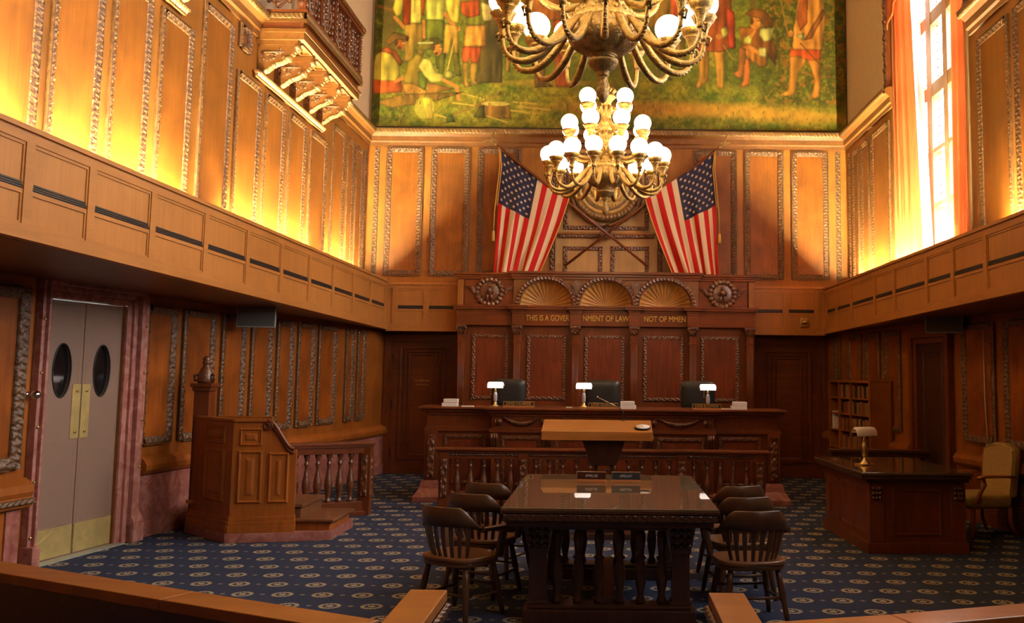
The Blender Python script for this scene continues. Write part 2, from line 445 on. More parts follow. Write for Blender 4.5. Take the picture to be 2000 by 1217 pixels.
# ================================================================ THE ROOM
WU = 4.0          # upper side walls
YB = 16.0         # back wall
ZC = 5.68         # top of the panelling cornice
ZTOP = 9.4
YR = -4.5         # rear wall behind the camera
def lowx(Y): return 3.6 + .15*(YB-Y)
SD = sqrt(1+.15**2)
def LW(sg):
    """lower side wall frame: s along the wall from the back corner, n into the room, z up"""
    dx, dy = sg*.15/SD, -1/SD
    nx, ny = -sg*1/SD, -.15/SD
    return lambda s, n, z: (sg*3.6+dx*s+nx*n, YB+dy*s+ny*n, z)
fl = MB().box(-8, 8, YR-.3, YB+.3, -.12, 0).build('floor', M['carpet']); struct(fl, 'blue carpet with tan ringed medallions')
ce = MB().box(-WU-1.3, WU+1.3, YR-.3, YB+.3, ZTOP, ZTOP+.15).build('ceiling', M['ceiling']); struct(ce)
rw = MB().box(-8, 8, YR-.3, YR, 0, ZTOP).build('wall_rear', M['cherry_wall']); struct(rw)
# back wall: panelled wood below the cornice, plaster above
wb = MB(); wb.box(-4.25, 4.25, YB, YB+.3, 0, ZC); bw = wb.build('wall_back', M['oak_wall']); struct(bw, 'wood panelled back wall')
wp = MB(); wp.box(-4.25, 4.25, YB+.02, YB+.3, ZC, ZTOP); wpo = wp.build('plaster', M['plaster'], bw)

FR = dict(pitch=.05, base=.012, amp=.022, kind='leaf', step=.008)
FRS = dict(pitch=.045, base=.007, amp=.016, kind='leaf', step=.007)
FR2 = dict(pitch=.06, base=.014, amp=.014, kind='rope', step=.014)
def wall_panel(parent, o, a, nrm, x0, x1, z0, z1, fm, w=.085, sides='LRTB', cm='carved', fr=FR, ti=.03):
    o = Vector(o); a = Vector(a); n = Vector(nrm)
    f = MB(); P = lambda x, z, d: tuple(o+a*x+ZA*z+n*d)
    f.hexa([P(x0, z0, 0), P(x1, z0, 0), P(x1, z1, 0), P(x0, z1, 0)], [P(x0+.03, z0+.03, .008), P(x1-.03, z0+.03, .008), P(x1-.03, z1-.03, .008), P(x0+.03, z1-.03, .008)])
    pn = f.build('panel', fm, parent)
    c = MB().frame(o, a, ZA, n, x0, x1, z0, z1, w=w, sides=sides, tilt=ti, **fr)
    c.build('carved_frame', M[cm], parent)
    # thin plain fillets either side of the carving
    return pn
# ---- back wall panels
for sg in (-1, 1):
    for (xa, xb) in ((-3.68, -3.08), (-2.93, -2.30), (-2.15, -1.45)):
        if sg > 0: xa, xb = -xb, -xa
        wall_panel(bw, (0, YB, 0), XA, (0, -1, 0), xa, xb, 3.22, 5.37, M['oak_field'])
    x = sg*3.85
    MB().carve((x, YB, 3.15), (x, YB, 5.37), (.085, 0, 0), (0, -1, 0), **FR).build('carved_strip', M['carved'], bw)
# centre of the back wall between the flags
cpan = MB(); 
cx0, cx1 = at(1085, 440, 15.95).x, at(1284, 440, 15.95).x
zt = at(1183, 300, 15.95).z
cpan.box(cx0, cx1, YB-.035, YB, 3.2, 5.36); cpo = cpan.build('centre_panel', M['oak_pale'], bw)
def pxframe(xa, xb, ya, yb, w=.07, sides='LRTB', mat='mahog_carved', Y=YB-.035):
    a = at(xa, yb, Y); b = at(xb, ya, Y)
    MB().frame((0, Y, 0), XA, ZA, (0, -1, 0), a.x, b.x, a.z, b.z, w=w, sides=sides, **FR).build('carved_frame', M[mat], bw)
pxframe(1100, 1268, 300, 449); pxframe(1099, 1177, 482, 560); pxframe(1192, 1268, 482, 560)
a = at(1089, 459, YB-.035); b = at(1280, 461, YB-.035)
MB().box(a.x, b.x, YB-.10, YB-.03, a.z+.01, a.z+.045).box(a.x+.03, b.x-.03, YB-.085, YB-.03, a.z-.05, a.z+.012).build('ledge', M['oak_wall'], bw, bev=.006)
MB().carve((a.x+.03, YB-.085, a.z-.02), (b.x-.03, YB-.085, a.z-.02), (0, 0, .05), (0, -1, 0), **FR).build('carved_strip', M['mahog_carved'], bw)
for px in (1079, 1289):
    q = at(px, 460, YB)
    MB().carve((q.x, YB, 3.2), (q.x, YB, 5.36), (.075, 0, 0), (0, -1, 0), **FR).build('carved_strip', M['mahog_carved'], bw)

# ---- cornice running round three walls
def cornice(pts, nrm, name, parent=None, gilt=True):
    """pts: start,end on the wall line; nrm: into the room"""
    p, q = Vector(pts[0]), Vector(pts[1]); n = Vector(nrm)
    prof = [(0, 5.40), (.03, 5.40), (.035, 5.45), (.06, 5.47), (.065, 5.55), (.12, 5.60), (.13, 5.64), (.10, 5.68), (.0, 5.70)]
    m = MB(); vs = [tuple(e+n*r+ZA*(z-0)) for e in (p, q) for r, z in prof]; k = len(prof)
    m._add(vs, [(i, (i+1) % k, k+(i+1) % k, k+i) for i in range(k)]+[tuple(range(k))[::-1], tuple(range(k, 2*k))])
    o = m.build(name, M['oak_dark'], parent)
    if parent is None: struct(o, 'wooden cornice above the panelling')
    d = (q-p).normalized()
    c = MB().carve(p+n*.125+ZA*5.63, q+n*.125+ZA*5.63, ZA*.095, n, pitch=.06, base=.02, amp=.02, kind='rope', step=.016)
    c.build('carved_strip', M['carved_gilt'], o)
    return o
cornice(((-WU, YB, 0), (WU, YB, 0)), (0, -1, 0), 'trim_1')
cornice(((-WU, YR, 0), (-WU, 10.72, 0)), (1, 0, 0), 'trim_2')
cornice(((-WU, 13.2, 0), (-WU, YB, 0)), (1, 0, 0), 'trim_3')
cornice(((WU, 13.3, 0), (WU, YB, 0)), (-1, 0, 0), 'trim_4')
cornice(((WU, 8.85, 0), (WU, 10.42, 0)), (-1, 0, 0), 'trim_5')

# ---- upper left wall
wl = MB().box(-WU-.3, -WU, YR, YB+.3, 2.62, ZC).build('wall_left', M['oak_wall']); struct(wl, 'golden oak panelled upper left wall')
MB().box(-WU-.3, -WU-.02, YR, YB+.3, ZC, ZTOP).build('plaster', M['plaster'], wl)
LP = [(4.2, 4.98, 4.87), (5.1, 5.75, 4.87), (5.92, 6.62, 4.87), (6.76, 7.43, 4.87), (7.59, 8.22, 4.87), (8.41, 9.06, 4.87), (9.29, 10.03, 5.27), (10.19, 10.90, 4.86),
      (11.07, 11.75, 4.86), (11.93, 12.6, 4.86), (12.81, 13.56, 4.86), (13.86, 14.5, 5.22), (14.68, 15.05, 5.22), (15.2, 15.62, 5.22)]
for (ya, yb, zt_) in LP:
    wall_panel(wl, (-WU, 0, 0), YA, (1, 0, 0), ya, yb, 2.98, zt_, M['oak_field'], w=.075, ti=.02, fr=FRS)
wall_panel(wl, (-WU, 0, 0), YA, (1, 0, 0), 10.2, 10.5, 5.12, 5.38, M['oak_field'], w=.07)
for Y in (15.8,):
    MB().carve((-WU, Y, 3.0), (-WU, Y, 5.3), (0, .08, 0), (1, 0, 0), **FR).build('carved_strip', M['carved'], wl)

# ---- upper right wall with window openings
WINS = [(10.5, 13.32), (6.17, 8.67), (1.72, 4.22)]
def holed(sg, x0, x1, z0, z1, name_, mat, parent=None):
    m = MB(); ys = [YR] + [y for w in sorted(WINS) for y in w] + [YB+.3]
    for i in range(0, len(ys), 2): m.box(x0, x1, ys[i], ys[i+1], z0, z1)
    return m.build(name_, mat, parent)
wr = holed(1, WU, WU+.45, 2.62, ZC, 'wall_right', M['oak_wall']); struct(wr, 'golden oak panelled upper right wall')
holed(1, WU+.02, WU+.45, ZC, 8.3, 'plaster', M['plaster'], wr)
MB().box(WU+.02, WU+.45, YR, YB+.3, 8.3, ZTOP).build('plaster', M['plaster'], wr)
for (y0, y1) in WINS: MB().box(WU, WU+.45, y0, y1, 2.62, 3.0).build('sill_wall', M['oak_wall'], wr)
for (ya, yb) in ((15.2, 15.55), (14.6, 15.02), (13.52, 14.42), (9.42, 10.22), (8.72, 9.28)):
    wall_panel(wr, (WU, 0, 0), YA, (-1, 0, 0), ya, yb, 2.98, 5.27, M['oak_field'], w=.075, ti=.02, fr=FRS)
MB().carve((WU, 15.8, 3.0), (WU, 15.8, 5.3), (0, .08, 0), (-1, 0, 0), **FR).build('carved_strip', M['carved'], wr)

# ---- windows
def window(n, y0, y1, full):
    w = thing('window_%d' % n, 'tall leaded window in the right wall', 'window', (WU+.3, (y0+y1)/2, 3.0)); del w['category']; w['kind'] = 'structure'
    f = MB(); x0, x1 = WU+.24, WU+.36
    f.box(x0-.05, x1, y0, y0+.20, 3.0, 8.3).box(x0-.05, x1, y1-.20, y1, 3.0, 8.3).box(x0, x1, y0, y1, 3.0, 3.08).box(x0, x1, y0, y1, 8.2, 8.3)
    nc = 4; cw = (y1-y0-.4)/nc
    for i in range(1, nc):
        t = .09 if i % 2 else .075
        f.box(x0-.012, x1+.01, y0+.2+cw*i-t, y0+.2+cw*i+t, 3.0, 8.3)
    zs = [3.05, 3.85, 4.57, 5.38, 6.35, 7.3, 8.25]
    for i, z in enumerate(zs[1:-1]):
        t = .09 if i >= 2 else .03
        f.box(x0, x1, y0, y1, z-t, z+t)
    f.build('window_frame', M['winwood'], w, bev=.008)
    for i in range(nc):
        for j in range(len(zs)-1):
            MB().box(WU+.295, WU+.305, y0+.2+cw*i+.03, y0+.2+cw*(i+1)-.03, zs[j]+.03, zs[j+1]-.03).build('pane', M['pane'], w)
    r = MB()
    for y, s in ((y0, 1), (y1, -1)):
        a_, b_ = (y, y+.05) if s > 0 else (y-.05, y)
        r.box(WU-.02, WU+.25, a_, b_, 3.0, 8.3)
    r.build('reveal', M['winwood'], w)
    return w
for i, (y0, y1) in enumerate(WINS): window(i+1, y0, y1, i == 0)
# carved dark architrave beside the window, above the cornice
for i, Y in enumerate((13.42, 10.38)):
    o = MB().box(WU-.06, WU+.02, Y-.06, Y+.06, 5.7, 8.4).build('trim_%d' % (6+i), M['mahog']); struct(o, 'dark carved window architrave')
    MB().carve((WU-.06, Y, 5.7), (WU-.06, Y, 8.4), (0, .11, 0), (-1, 0, 0), pitch=.12, base=.015, amp=.03, kind='leaf', step=.012).build('carved_strip', M['mahog_carved'], o)

# ---- gallery fascia (light oak band with vent slots) round three sides
XF = 3.5; YF = 15.5
def fascia_side(sg, name, cells):
    zb = lambda Y: 2.30 + .11*(YF-Y)/10 if sg < 0 else 2.30 + .07*(YF-Y)/8
    ZT = 3.09 if sg < 0 else 3.04
    y0, y1 = YR, YF
    m = MB(); X = sg*XF; Xo = sg*(XF+.05)
    m.hexa([(X, y0, zb(y0)), (X, y1, zb(y1)), (Xo, y1, zb(y1)), (Xo, y0, zb(y0))], [(X, y0, ZT), (X, y1, ZT), (Xo, y1, ZT), (Xo, y0, ZT)])
    o = m.build(name, M['oak_band']); struct(o, 'light oak gallery fascia')
    # raised stiles and rails
    r = MB(); t = .016; Xi = sg*(XF-t)
    def rb(ya, yb, f0, f1, d=t):
        Xi = sg*(XF-d)
        g = lambda Y, f: zb(Y)+(ZT-zb(Y))*f
        r.hexa([(X, ya, g(ya, f0)), (X, yb, g(yb, f0)), (Xi, yb, g(yb, f0)), (Xi, ya, g(ya, f0))], [(X, ya, g(ya, f1)), (X, yb, g(yb, f1)), (Xi, yb, g(yb, f1)), (Xi, ya, g(ya, f1))])
    rb(y0, y1, 0, .13, .03); rb(y0, y1, .86, .955, .016); rb(y0, y1, .955, 1, .035)
    edges = [c for c in cells]
    for i, Y in enumerate(edges): rb(Y-.045, Y+.045, .13, .86)
    for i in range(len(edges)-1):
        ya, yb = edges[i]+.045, edges[i+1]-.045
        rb(ya, yb, .40, .44, .010)
        rb(ya, yb, .83, .86, .008); rb(ya, yb, .13, .155, .008)
        for (p, q) in ((.155, .40), (.47, .83)):
            rb(ya, ya+.018, p, q, .008); rb(yb-.018, yb, p, q, .008)
    r.build('moulding', M['oak_bandx'], o)
    for i in range(len(edges)-1):
        ya, yb = edges[i]+.05, edges[i+1]-.05
        v = MB(); g = lambda Y, f: zb(Y)+(ZT-zb(Y))*f
        for (f0, f1, d) in ((.445, .51, .002), (.452, .462, .008), (.472, .482, .008), (.492, .502, .008)):
            Xi = sg*(XF-d)
            v.hexa([(X, ya, g(ya, f0)), (X, yb, g(yb, f0)), (Xi, yb, g(yb, f0)), (Xi, ya, g(ya, f0))], [(X, ya, g(ya, f1)), (X, yb, g(yb, f1)), (Xi, yb, g(yb, f1)), (Xi, ya, g(ya, f1))])
        v.build('vent', M['ventgrey'], o)
    return o
fascia_side(-1, 'trim_8', [2.1, 3.15, 4.2, 5.15, 5.78, 6.5, 7.4, 8.4, 9.4, 10.4, 11.4, 12.4, 13.4, 14.4, 15.35])
fascia_side(1, 'trim_9', [2.5, 3.9, 4.9, 6.2, 7.4, 8.9, 9.75, 10.55, 11.75, 12.6, 13.8, 14.7, 15.35])
def fascia_back(sg, name):
    m = MB(); xa, xb = (-XF, -2.3) if sg < 0 else (2.3, XF)
    m.box(xa, xb, YF, YF+.05, 2.28, 3.05); o = m.build(name, M['oak_band']); struct(o, 'light oak gallery fascia on the back wall')
    r = MB()
    def rb(a_, b_, z0, z1, d=.016): r.box(a_, b_, YF-d, YF, z0, z1)
    rb(xa, xb, 2.28, 2.40, .03); rb(xa, xb, 2.96, 3.03); rb(xa, xb, 3.02, 3.06, .035)
    c = [xa+.13, xa+.13+(xb-xa-.2)/2, xb] if sg < 0 else [xa, xa+.07+(xb-xa-.2)/2, xb-.13]
    for x in c: rb(x-.04, x+.04, 2.40, 2.96)
    for i in range(2):
        a_, b_ = c[i]+.04, c[i+1]-.04
        rb(a_, b_, 2.60, 2.63, .01); rb(a_, b_, 2.93, 2.96, .008)
    r.build('moulding', M['oak_bandx'], o)
    for i in range(2):
        a_, b_ = c[i]+.05, c[i+1]-.05
        MB().box(a_, b_, YF-.002, YF, 2.635, 2.69).box(a_, b_, YF-.008, YF, 2.645, 2.653).box(a_, b_, YF-.008, YF, 2.665, 2.673).build('vent', M['ventgrey'], o)
fascia_back(-1, 'trim_10'); fascia_back(1, 'trim_11')
# soffits / floors of the gallery (dark underside) and trough shelf that carries the cove tubes
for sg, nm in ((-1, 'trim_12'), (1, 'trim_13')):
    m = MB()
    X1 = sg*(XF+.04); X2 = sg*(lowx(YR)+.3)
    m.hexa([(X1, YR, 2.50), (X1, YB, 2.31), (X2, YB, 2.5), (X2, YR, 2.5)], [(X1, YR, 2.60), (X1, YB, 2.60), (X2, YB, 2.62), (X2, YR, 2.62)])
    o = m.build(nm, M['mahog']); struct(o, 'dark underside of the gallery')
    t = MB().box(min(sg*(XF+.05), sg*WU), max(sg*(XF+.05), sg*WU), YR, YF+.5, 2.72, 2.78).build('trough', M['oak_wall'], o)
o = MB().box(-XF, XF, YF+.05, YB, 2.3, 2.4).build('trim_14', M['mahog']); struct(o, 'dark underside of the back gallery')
MB().box(-XF, XF, YF+.05, YB, 2.95, 3.0).build('shelf', M['oak_wall'], o)
# cove tubes lying in the trough
COVES = {-1: [(4.3, 5.35), (5.75, 6.4), (6.75, 9.0), (9.95, 10.3), (10.35, 12.9), (13.6, 14.9), (15.2, 15.4)], 1: [(8.3, 9.5), (11.0, 13.4), (13.7, 15.2)]}
k = 0
ORD = ['closest to', 'second from', 'third from', 'fourth from', 'fifth from', 'sixth from', 'seventh from', 'eighth from', 'ninth from', 'tenth from']
for sg, L in COVES.items():
    for io_, (ya, yb) in enumerate(L):
        x = sg*3.86
        t = MB().tube([(x, ya, 2.95), (x, yb, 2.95)], .022, 10).build('tube', M['cove'], None)
        t.name = 'cove_lamp'
        tag(t, 'glowing cove light behind the %s gallery fascia, %s the back corner' % (('left', 'right')[sg > 0], ORD[len(L)-1-io_]), 'cove light', 'cove lights behind the gallery fascia')
        rebase(t, (x, (ya+yb)/2, 2.85)); 
        h = MB().box(x-.03, x+.03, ya+.05, ya+.11, 2.78, 2.94).box(x-.03, x+.03, yb-.11, yb-.05, 2.78, 2.94).build('holder', M['paper'], t)
        xs_ = sg*3.785  # unseen dark strip added to shield the room and back wall from the tube
        MB().box(min(xs_, xs_+sg*.006), max(xs_, xs_+sg*.006), ya-.05, yb+.05, 2.78, 3.045).build('added_light_shield', M['oak_dark'], t)
        bf = MB(); nb_ = max(1, int((yb-ya)/.45))  # unseen dividers added in the trough to cut light grazing the back wall
        for q_ in range(nb_+1):
            y_ = ya+(yb-ya)*q_/nb_
            bf.box(min(xs_, sg*3.96), max(xs_, sg*3.96), y_-.003, y_+.003, 2.78, 3.055)
        bf.build('added_baffles', M['oak_dark'], t)

# ---- lower side walls
for sg, side in ((-1, 'left'), (1, 'right')):
    L = LW(sg)
    smax = 20.5
    m = MB(L)
    segs = [(0, 6.76), (7.82, smax)] if sg < 0 else [(0, smax)]
    m.box(segs[0][0]-.3, segs[0][1], -.15, 0, 0, 2.55)
    if sg < 0: m.box(segs[1][0], segs[1][1], -.15, 0, 0, 2.55); m.box(6.76, 7.82, -.15, 0, 2.24, 2.55)
    lw = m.build('wall_%s_lower' % side, M['cherry_wall']); struct(lw, 'cherry panelled lower %s wall' % side)
    o0 = Vector(L(0, 0, 0)); ax = Vector(L(1, 0, 0))-o0; nn = Vector(L(0, 1, 0))-o0
    if sg < 0: PS = [(.9, 1.2), (1.33, 1.63), (1.97, 2.55), (2.69, 3.17), (3.31, 3.74), (3.88, 4.38), (4.53, 5.04), (5.20, 5.80), (5.94, 6.46), (8.12, 8.8), (8.95, 9.7)]
    else: PS = [(.45, .7), (1.0, 1.5), (1.65, 2.15), (2.3, 2.8), (4.45, 5.15), (5.35, 6.2), (6.4, 7.2), (7.4, 8.2)]
    for (sa, sb) in PS:
        wall_panel(lw, o0, ax, nn, sa, sb, .90, 2.27, M['cherry_field'], w=.075, ti=.022, fr=dict(pitch=.05, base=.010, amp=.020, kind='leaf', step=.008))
    # chair rail (rounded, wood) and rose marble dado
    for (sa, sb) in ([(.0, 6.42), (8.02, 12)] if sg < 0 else [(0, 3.1), (4.3, 12)]):
        prof = [(0, .60), (.05, .61), (.085, .65), (.09, .70), (.06, .75), (.03, .77), (0, .78)]
        q = MB(L); k_ = len(prof); vs = [(s_, n_, z_) for s_ in (sa, sb) for n_, z_ in prof]
        q._add(vs, [(i, (i+1) % k_, k_+(i+1) % k_, k_+i) for i in range(k_)]+[tuple(range(k_)), tuple(range(k_, 2*k_))])
        q.build('chair_rail', M['witness'] if sg < 0 else M['cherry_wall'], lw)
        MB(L).box(sa, sb, 0, .03, 0, .60).box(sa, sb, 0, .05, 0, .16).build('marble_dado', M['marble'] if sg < 0 else M['mahog'], lw, bev=.004)
# ================================================================ LEATHER DOORS IN A ROSE MARBLE FRAME
L = LW(-1)
fr = MB(L)
# stepped architrave: nested bands
for (d0, d1, n1) in ((0, .09, .07), (.09, .15, .10), (.15, .21, .055), (.21, .28, .03)):
    sa, sb, zt_ = 6.48+d0, 7.94-d0*.46, 2.47-d0*.82
    sa2, sb2, zt2 = 6.48+d1, 7.94-d1*.46, 2.47-d1*.82
    fr.box(sa, sa2, 0, n1, 0, zt_); fr.box(sb2, sb, 0, n1, 0, zt_); fr.box(sa2, sb2, 0, n1, zt2, zt_)
fr.box(6.47, 6.63, 0, .13, 0, .18); fr.box(7.86, 7.95, 0, .13, 0, .18)
fr.hexa([L_ for L_ in [(6.47, 0, .18), (6.63, 0, .18), (6.63, .13, .18), (6.47, .13, .18)]], [(6.50, 0, .32), (6.62, 0, .32), (6.62, .075, .32), (6.50, .075, .32)])
mf = fr.build('trim_15', M['marble_frame'], bev=.006); struct(mf, 'rose marble door surround')
ro = MB(L)
for z in (.25, .7, 1.15, 1.6, 2.05, 2.42):
    for s in (6.52, 7.92): ro.sphere((s, .075, z), .014, 10, 6)
for s in (6.85, 7.2, 7.55): ro.sphere((s, .075, 2.43), .014, 10, 6)
ro.build('rosettes', M['brass'], mf)
MB(L).box(6.77, 7.81, -.15, -.075, 0, 2.235).build('added_light_block', M['black'], mf)  # black block added behind the leaves to stop sky light leaking in
MB(L).box(6.7, 7.85, .0, .10, .001, .012).build('threshold', plain('pale_green_marble', (.36, .38, .30), .3), mf)
dr = thing('door_1', 'padded taupe leather double door with oval windows in the left wall', 'door', L(7.29, -.05, 0)); del dr['category']; dr['kind'] = 'structure'
for i, (sa, sb) in enumerate(((6.765, 7.287), (7.293, 7.815))):
    sc = (sa+sb)/2; rx, rz = .115, .235; zc = 1.62
    # leaf face with an oval hole: radial grid from oval to rectangle
    m = MB(L); N = 48
    def edge(a):
        ca, sa_ = cos(a), sin(a); hw = (sb-sa)/2; up = 2.23-zc if sa_ > 0 else zc-.005
        t = min(hw/abs(ca) if abs(ca) > 1e-6 else 9, up/abs(sa_) if abs(sa_) > 1e-6 else 9)
        return (sc+ca*t, zc+sa_*t)
    angs = [2*pi*k/N for k in range(N)]
    for (cs_, cz_) in ((sb, 2.23), (sa, 2.23), (sa, .005), (sb, .005)):
        angs.append(atan2(cz_-zc, cs_-sc) % (2*pi))
    angs.sort(); N = len(angs)
    for nf in (-.02,):
        vi = [(sc+rx*cos(a), nf, zc+rz*sin(a)) for a in angs]; vo = [(edge(a)[0], nf, edge(a)[1]) for a in angs]
        vb = [(sc+rx*cos(a), nf-.04, zc+rz*sin(a)) for a in angs]
        m._add(vi+vo+vb, [(k, (k+1) % N, N+(k+1) % N, N+k) for k in range(N)]+[(k, 2*N+k, 2*N+(k+1) % N, (k+1) % N) for k in range(N)])
    m.box(sa, sb, -.06, -.058, .005, 2.23)
    m.box(sa, sa+.004, -.06, -.02, .005, 2.23).box(sb-.004, sb, -.06, -.02, .005, 2.23)
    lf = m.build('door_leaf', M['leather_door'], dr)
    MB(L).prism([(sc+rx*cos(a), zc+rz*sin(a)) for a in angs], -.055, -.045, 1).build('window_glass', plain('dark_oval_glass', (.01, .01, .01), .04, 0, spec=1), lf)
    rm = MB(L); rm.tube([(sc+rx*cos(a), -.018, zc+rz*sin(a)) for a in [2*pi*k/40 for k in range(41)]], .007, 8)
    rm.build('window_rim', M['black'], lf)
    st = MB(L)
    for ss in (sa+.045, sb-.045):
        for k in range(110): st.sphere((ss, -.018, .03+k*.02), .0036, 5, 3)
    for z in (2.18, .28):
        for k in range(int((sb-sa-.1)/.02)): st.sphere((sa+.05+k*.02, -.018, z), .0036, 5, 3)
    st.build('nail_heads', M['brass'], lf)
    # brass push plate beside the meeting stile and kick plate
    pa, pb = (sb-.115, sb-.005) if i == 0 else (sa+.005, sa+.115)
    MB(L).box(pa, pb, -.02, -.013, 1.02, 1.50).build('push_plate', M['brass_plate'], lf, bev=.002)
    hx = (pa+pb)/2
    MB(L).tube([(hx, -.014, 1.44), (hx, -.002, 1.44)], .012, 10).tube([(hx, -.014, 1.08), (hx, -.002, 1.08)], .012, 10).build('stud', M['brass'], lf)
    MB(L).box(sa+.01, sb-.01, -.02, -.012, .02, .27).prism([(sc-.2, .145), (sc, .25), (sc+.2, .145), (sc, .04)], -.012, -.009, 1).build('kick_plate', M['brass_plate'], lf, bev=.002)

# near section of the wall stands forward, with a door knob on its stile
m = MB(L).box(8.03, 12, 0, .06, .0, 2.5); o = m.build('trim_16', M['witness']); struct(o, 'orange wood jib door panel at the far left')
o0 = Vector(L(0, .06, 0)); ax = Vector(L(1, .06, 0))-o0; nn = Vector(L(0, 1, 0))-Vector(L(0, 0, 0))
wall_panel(o, o0, ax, nn, 8.12, 8.85, .83, 2.30, M['cherry_field'], w=.10, fr=dict(pitch=.06, base=.02, amp=.026, kind='leaf', step=.009))
prof = [(.06, .50), (.13, .52), (.15, .56), (.13, .60), (.15, .64), (.14, .70), (.08, .74), (.06, .75)]
q = MB(L); k_ = len(prof)
q._add([(s_, n_, z_) for s_ in (8.0, 12) for n_, z_ in prof], [(i, (i+1) % k_, k_+(i+1) % k_, k_+i) for i in range(k_)]+[tuple(range(k_)), tuple(range(k_, 2*k_))])
q.build('chair_rail', M['witness'], o)
oo = Vector(L(8.0, .15, .57)); q = MB().carve(oo, Vector(L(10, .15, .57)), ZA*.05, nn, pitch=.07, base=.008, amp=.014, kind='rope', step=.01); q.build('carved_strip', M['carved'], o)
MB(L).box(8.05, 8.2, .06, .075, 0, .5).build('marble_dado', M['marble'], o)
kb = MB(L).tube([(8.03, .05, 1.42), (8.03, .10, 1.42)], .012, 10).sphere((8.03, .125, 1.42), .038, 16, 10).tube([(8.03, .055, 1.42), (8.03, .062, 1.42)], .03, 14).build('door_knob', M['steel'], o)

# ================================================================ WITNESS STAND
W0 = Vector((-3.58, 9.49, 0))
ws = thing('witness_stand', 'orange wooden witness stand with raised panels, scroll side and red base', 'witness stand', (-3.4, 9.8, 0))
H1 = 1.14
def wall_seg(mb, p, q, z0, z1, t=.05):
    p = Vector((p[0], p[1], 0)); q = Vector((q[0], q[1], 0)); d = (q-p).normalized(); n = Vector((-d.y, d.x, 0))
    lo = [p, q, q+n*t, p+n*t]
    mb.hexa([(v.x, v.y, z0) for v in lo], [(v.x, v.y, z1) for v in lo])
A_, B_, C_, D_ = (-4.18, 10.02), (-3.58, 9.49), (-3.28, 9.56), (-3.0, 9.62)
m = MB(); wall_seg(m, A_, B_, .16, H1); wall_seg(m, B_, C_, .16, H1)
# right part with S-curved top
def PB(t, z, off=0):
    p = Vector((C_[0], C_[1], 0)); q = Vector((D_[0], D_[1], 0)); d = (q-p).normalized(); n = Vector((d.y, -d.x, 0)); v = p+(q-p)*t+n*off
    return (v.x, v.y, z)
def topz(t): 
    return H1 if t < .05 else .87+(H1-.87)*(1-(3*((t-.05)/.85)**2-2*((t-.05)/.85)**3)) if t < .9 else .87
K = 24
ol = [(0, .16), (1, .16)] + [(1-k/K, topz(1-k/K)) for k in range(K+1)]
n_ = len(ol); vs = [PB(t, z) for t, z in ol]+[PB(t, z, -.05) for t, z in ol]
m._add(vs, [tuple(range(n_)), tuple(range(n_, 2*n_))[::-1]]+[(i, n_+i, n_+(i+1) % n_, (i+1) % n_) for i in range(n_)])
E_, F_ = (-3.9, 10.75), (-3.0, 10.75)
m.box(-4.2, -3.32, 9.95, 10.7, .30, .335)
m.box(-4.2, -3.6, 10.65, 10.70, .16, H1)
bo = m.build('body', M['witness'], ws, bev=.004)
c = MB(); wall_seg(c, (A_[0]-.0, A_[1]), (B_[0], B_[1]-.02), H1, H1+.03, .09); wall_seg(c, (B_[0], B_[1]-.02), (C_[0], C_[1]-.02), H1, H1+.03, .09); c.build('cap_rail', M['witness'], ws, bev=.006)
def raised(p, q, f0, f1, z0, z1, name='raised_panel'):
    p = Vector((p[0], p[1], 0)); q = Vector((q[0], q[1], 0)); d = (q-p); n = Vector((d.y, -d.x, 0)).normalized()
    P = lambda f, z, o: tuple(p+d*f+n*o+ZA*z)
    L_ = d.length; U = min(.018, (z1-z0)/14); w = U/L_
    mm = MB()
    # outer moulding ring standing proud, field sunk then raised
    for (i0, i1, o0_, o1_) in ((0, 1, .0, .02), (1, 2, .02, .006), (2, 4, .006, .006), (4, 5.5, .006, .016)):
        a0, a1 = f0+w*i0, f1-w*i0; b0, b1 = f0+w*i1, f1-w*i1; za, zb_ = z0+U*i0, z1-U*i0; zc_, zd = z0+U*i1, z1-U*i1
        vs = [P(a0, za, o0_), P(a1, za, o0_), P(a1, zb_, o0_), P(a0, zb_, o0_), P(b0, zc_, o1_), P(b1, zc_, o1_), P(b1, zd, o1_), P(b0, zd, o1_)]
        mm._add(vs, [(0, 1, 5, 4), (1, 2, 6, 5), (2, 3, 7, 6), (3, 0, 4, 7)])
    mm._add([P(f0+w*5.5, z0+U*5.5, .016), P(f1-w*5.5, z0+U*5.5, .016), P(f1-w*5.5, z1-U*5.5, .016), P(f0+w*5.5, z1-U*5.5, .016)], [(0, 1, 2, 3)])
    mm.build(name, M['witness'], ws)
raised(A_, B_, .34, .84, .36, .87); raised(A_, B_, .36, .84, .92, 1.09)
raised(B_, C_, .16, .92, .36, .87); raised(B_, C_, .20, .88, .91, 1.08)
raised(C_, D_, .08, .78, .36, .85)
# scroll moulding on the curved edge
sc = MB(); pts = [PB(.02+.9*k/24, topz(.02+.9*k/24)+.012, .012) for k in range(25)]
sc.tube(pts, .02, 8); sc.tube([PB(.02+.9*k/24, topz(.02+.9*k/24)-.025, .012) for k in range(25)], .011, 8)
cc = Vector(PB(.02, H1-.035, .012))
sp = []
for k in range(26):
    a = pi/2+k*.42; r = .05*(1-k/30); sp.append(tuple(cc+Vector((cos(a)*r*-1, 0, sin(a)*r))))
sc.tube(sp, .012, 8)
sc.build('scroll', M['mahog'], ws)
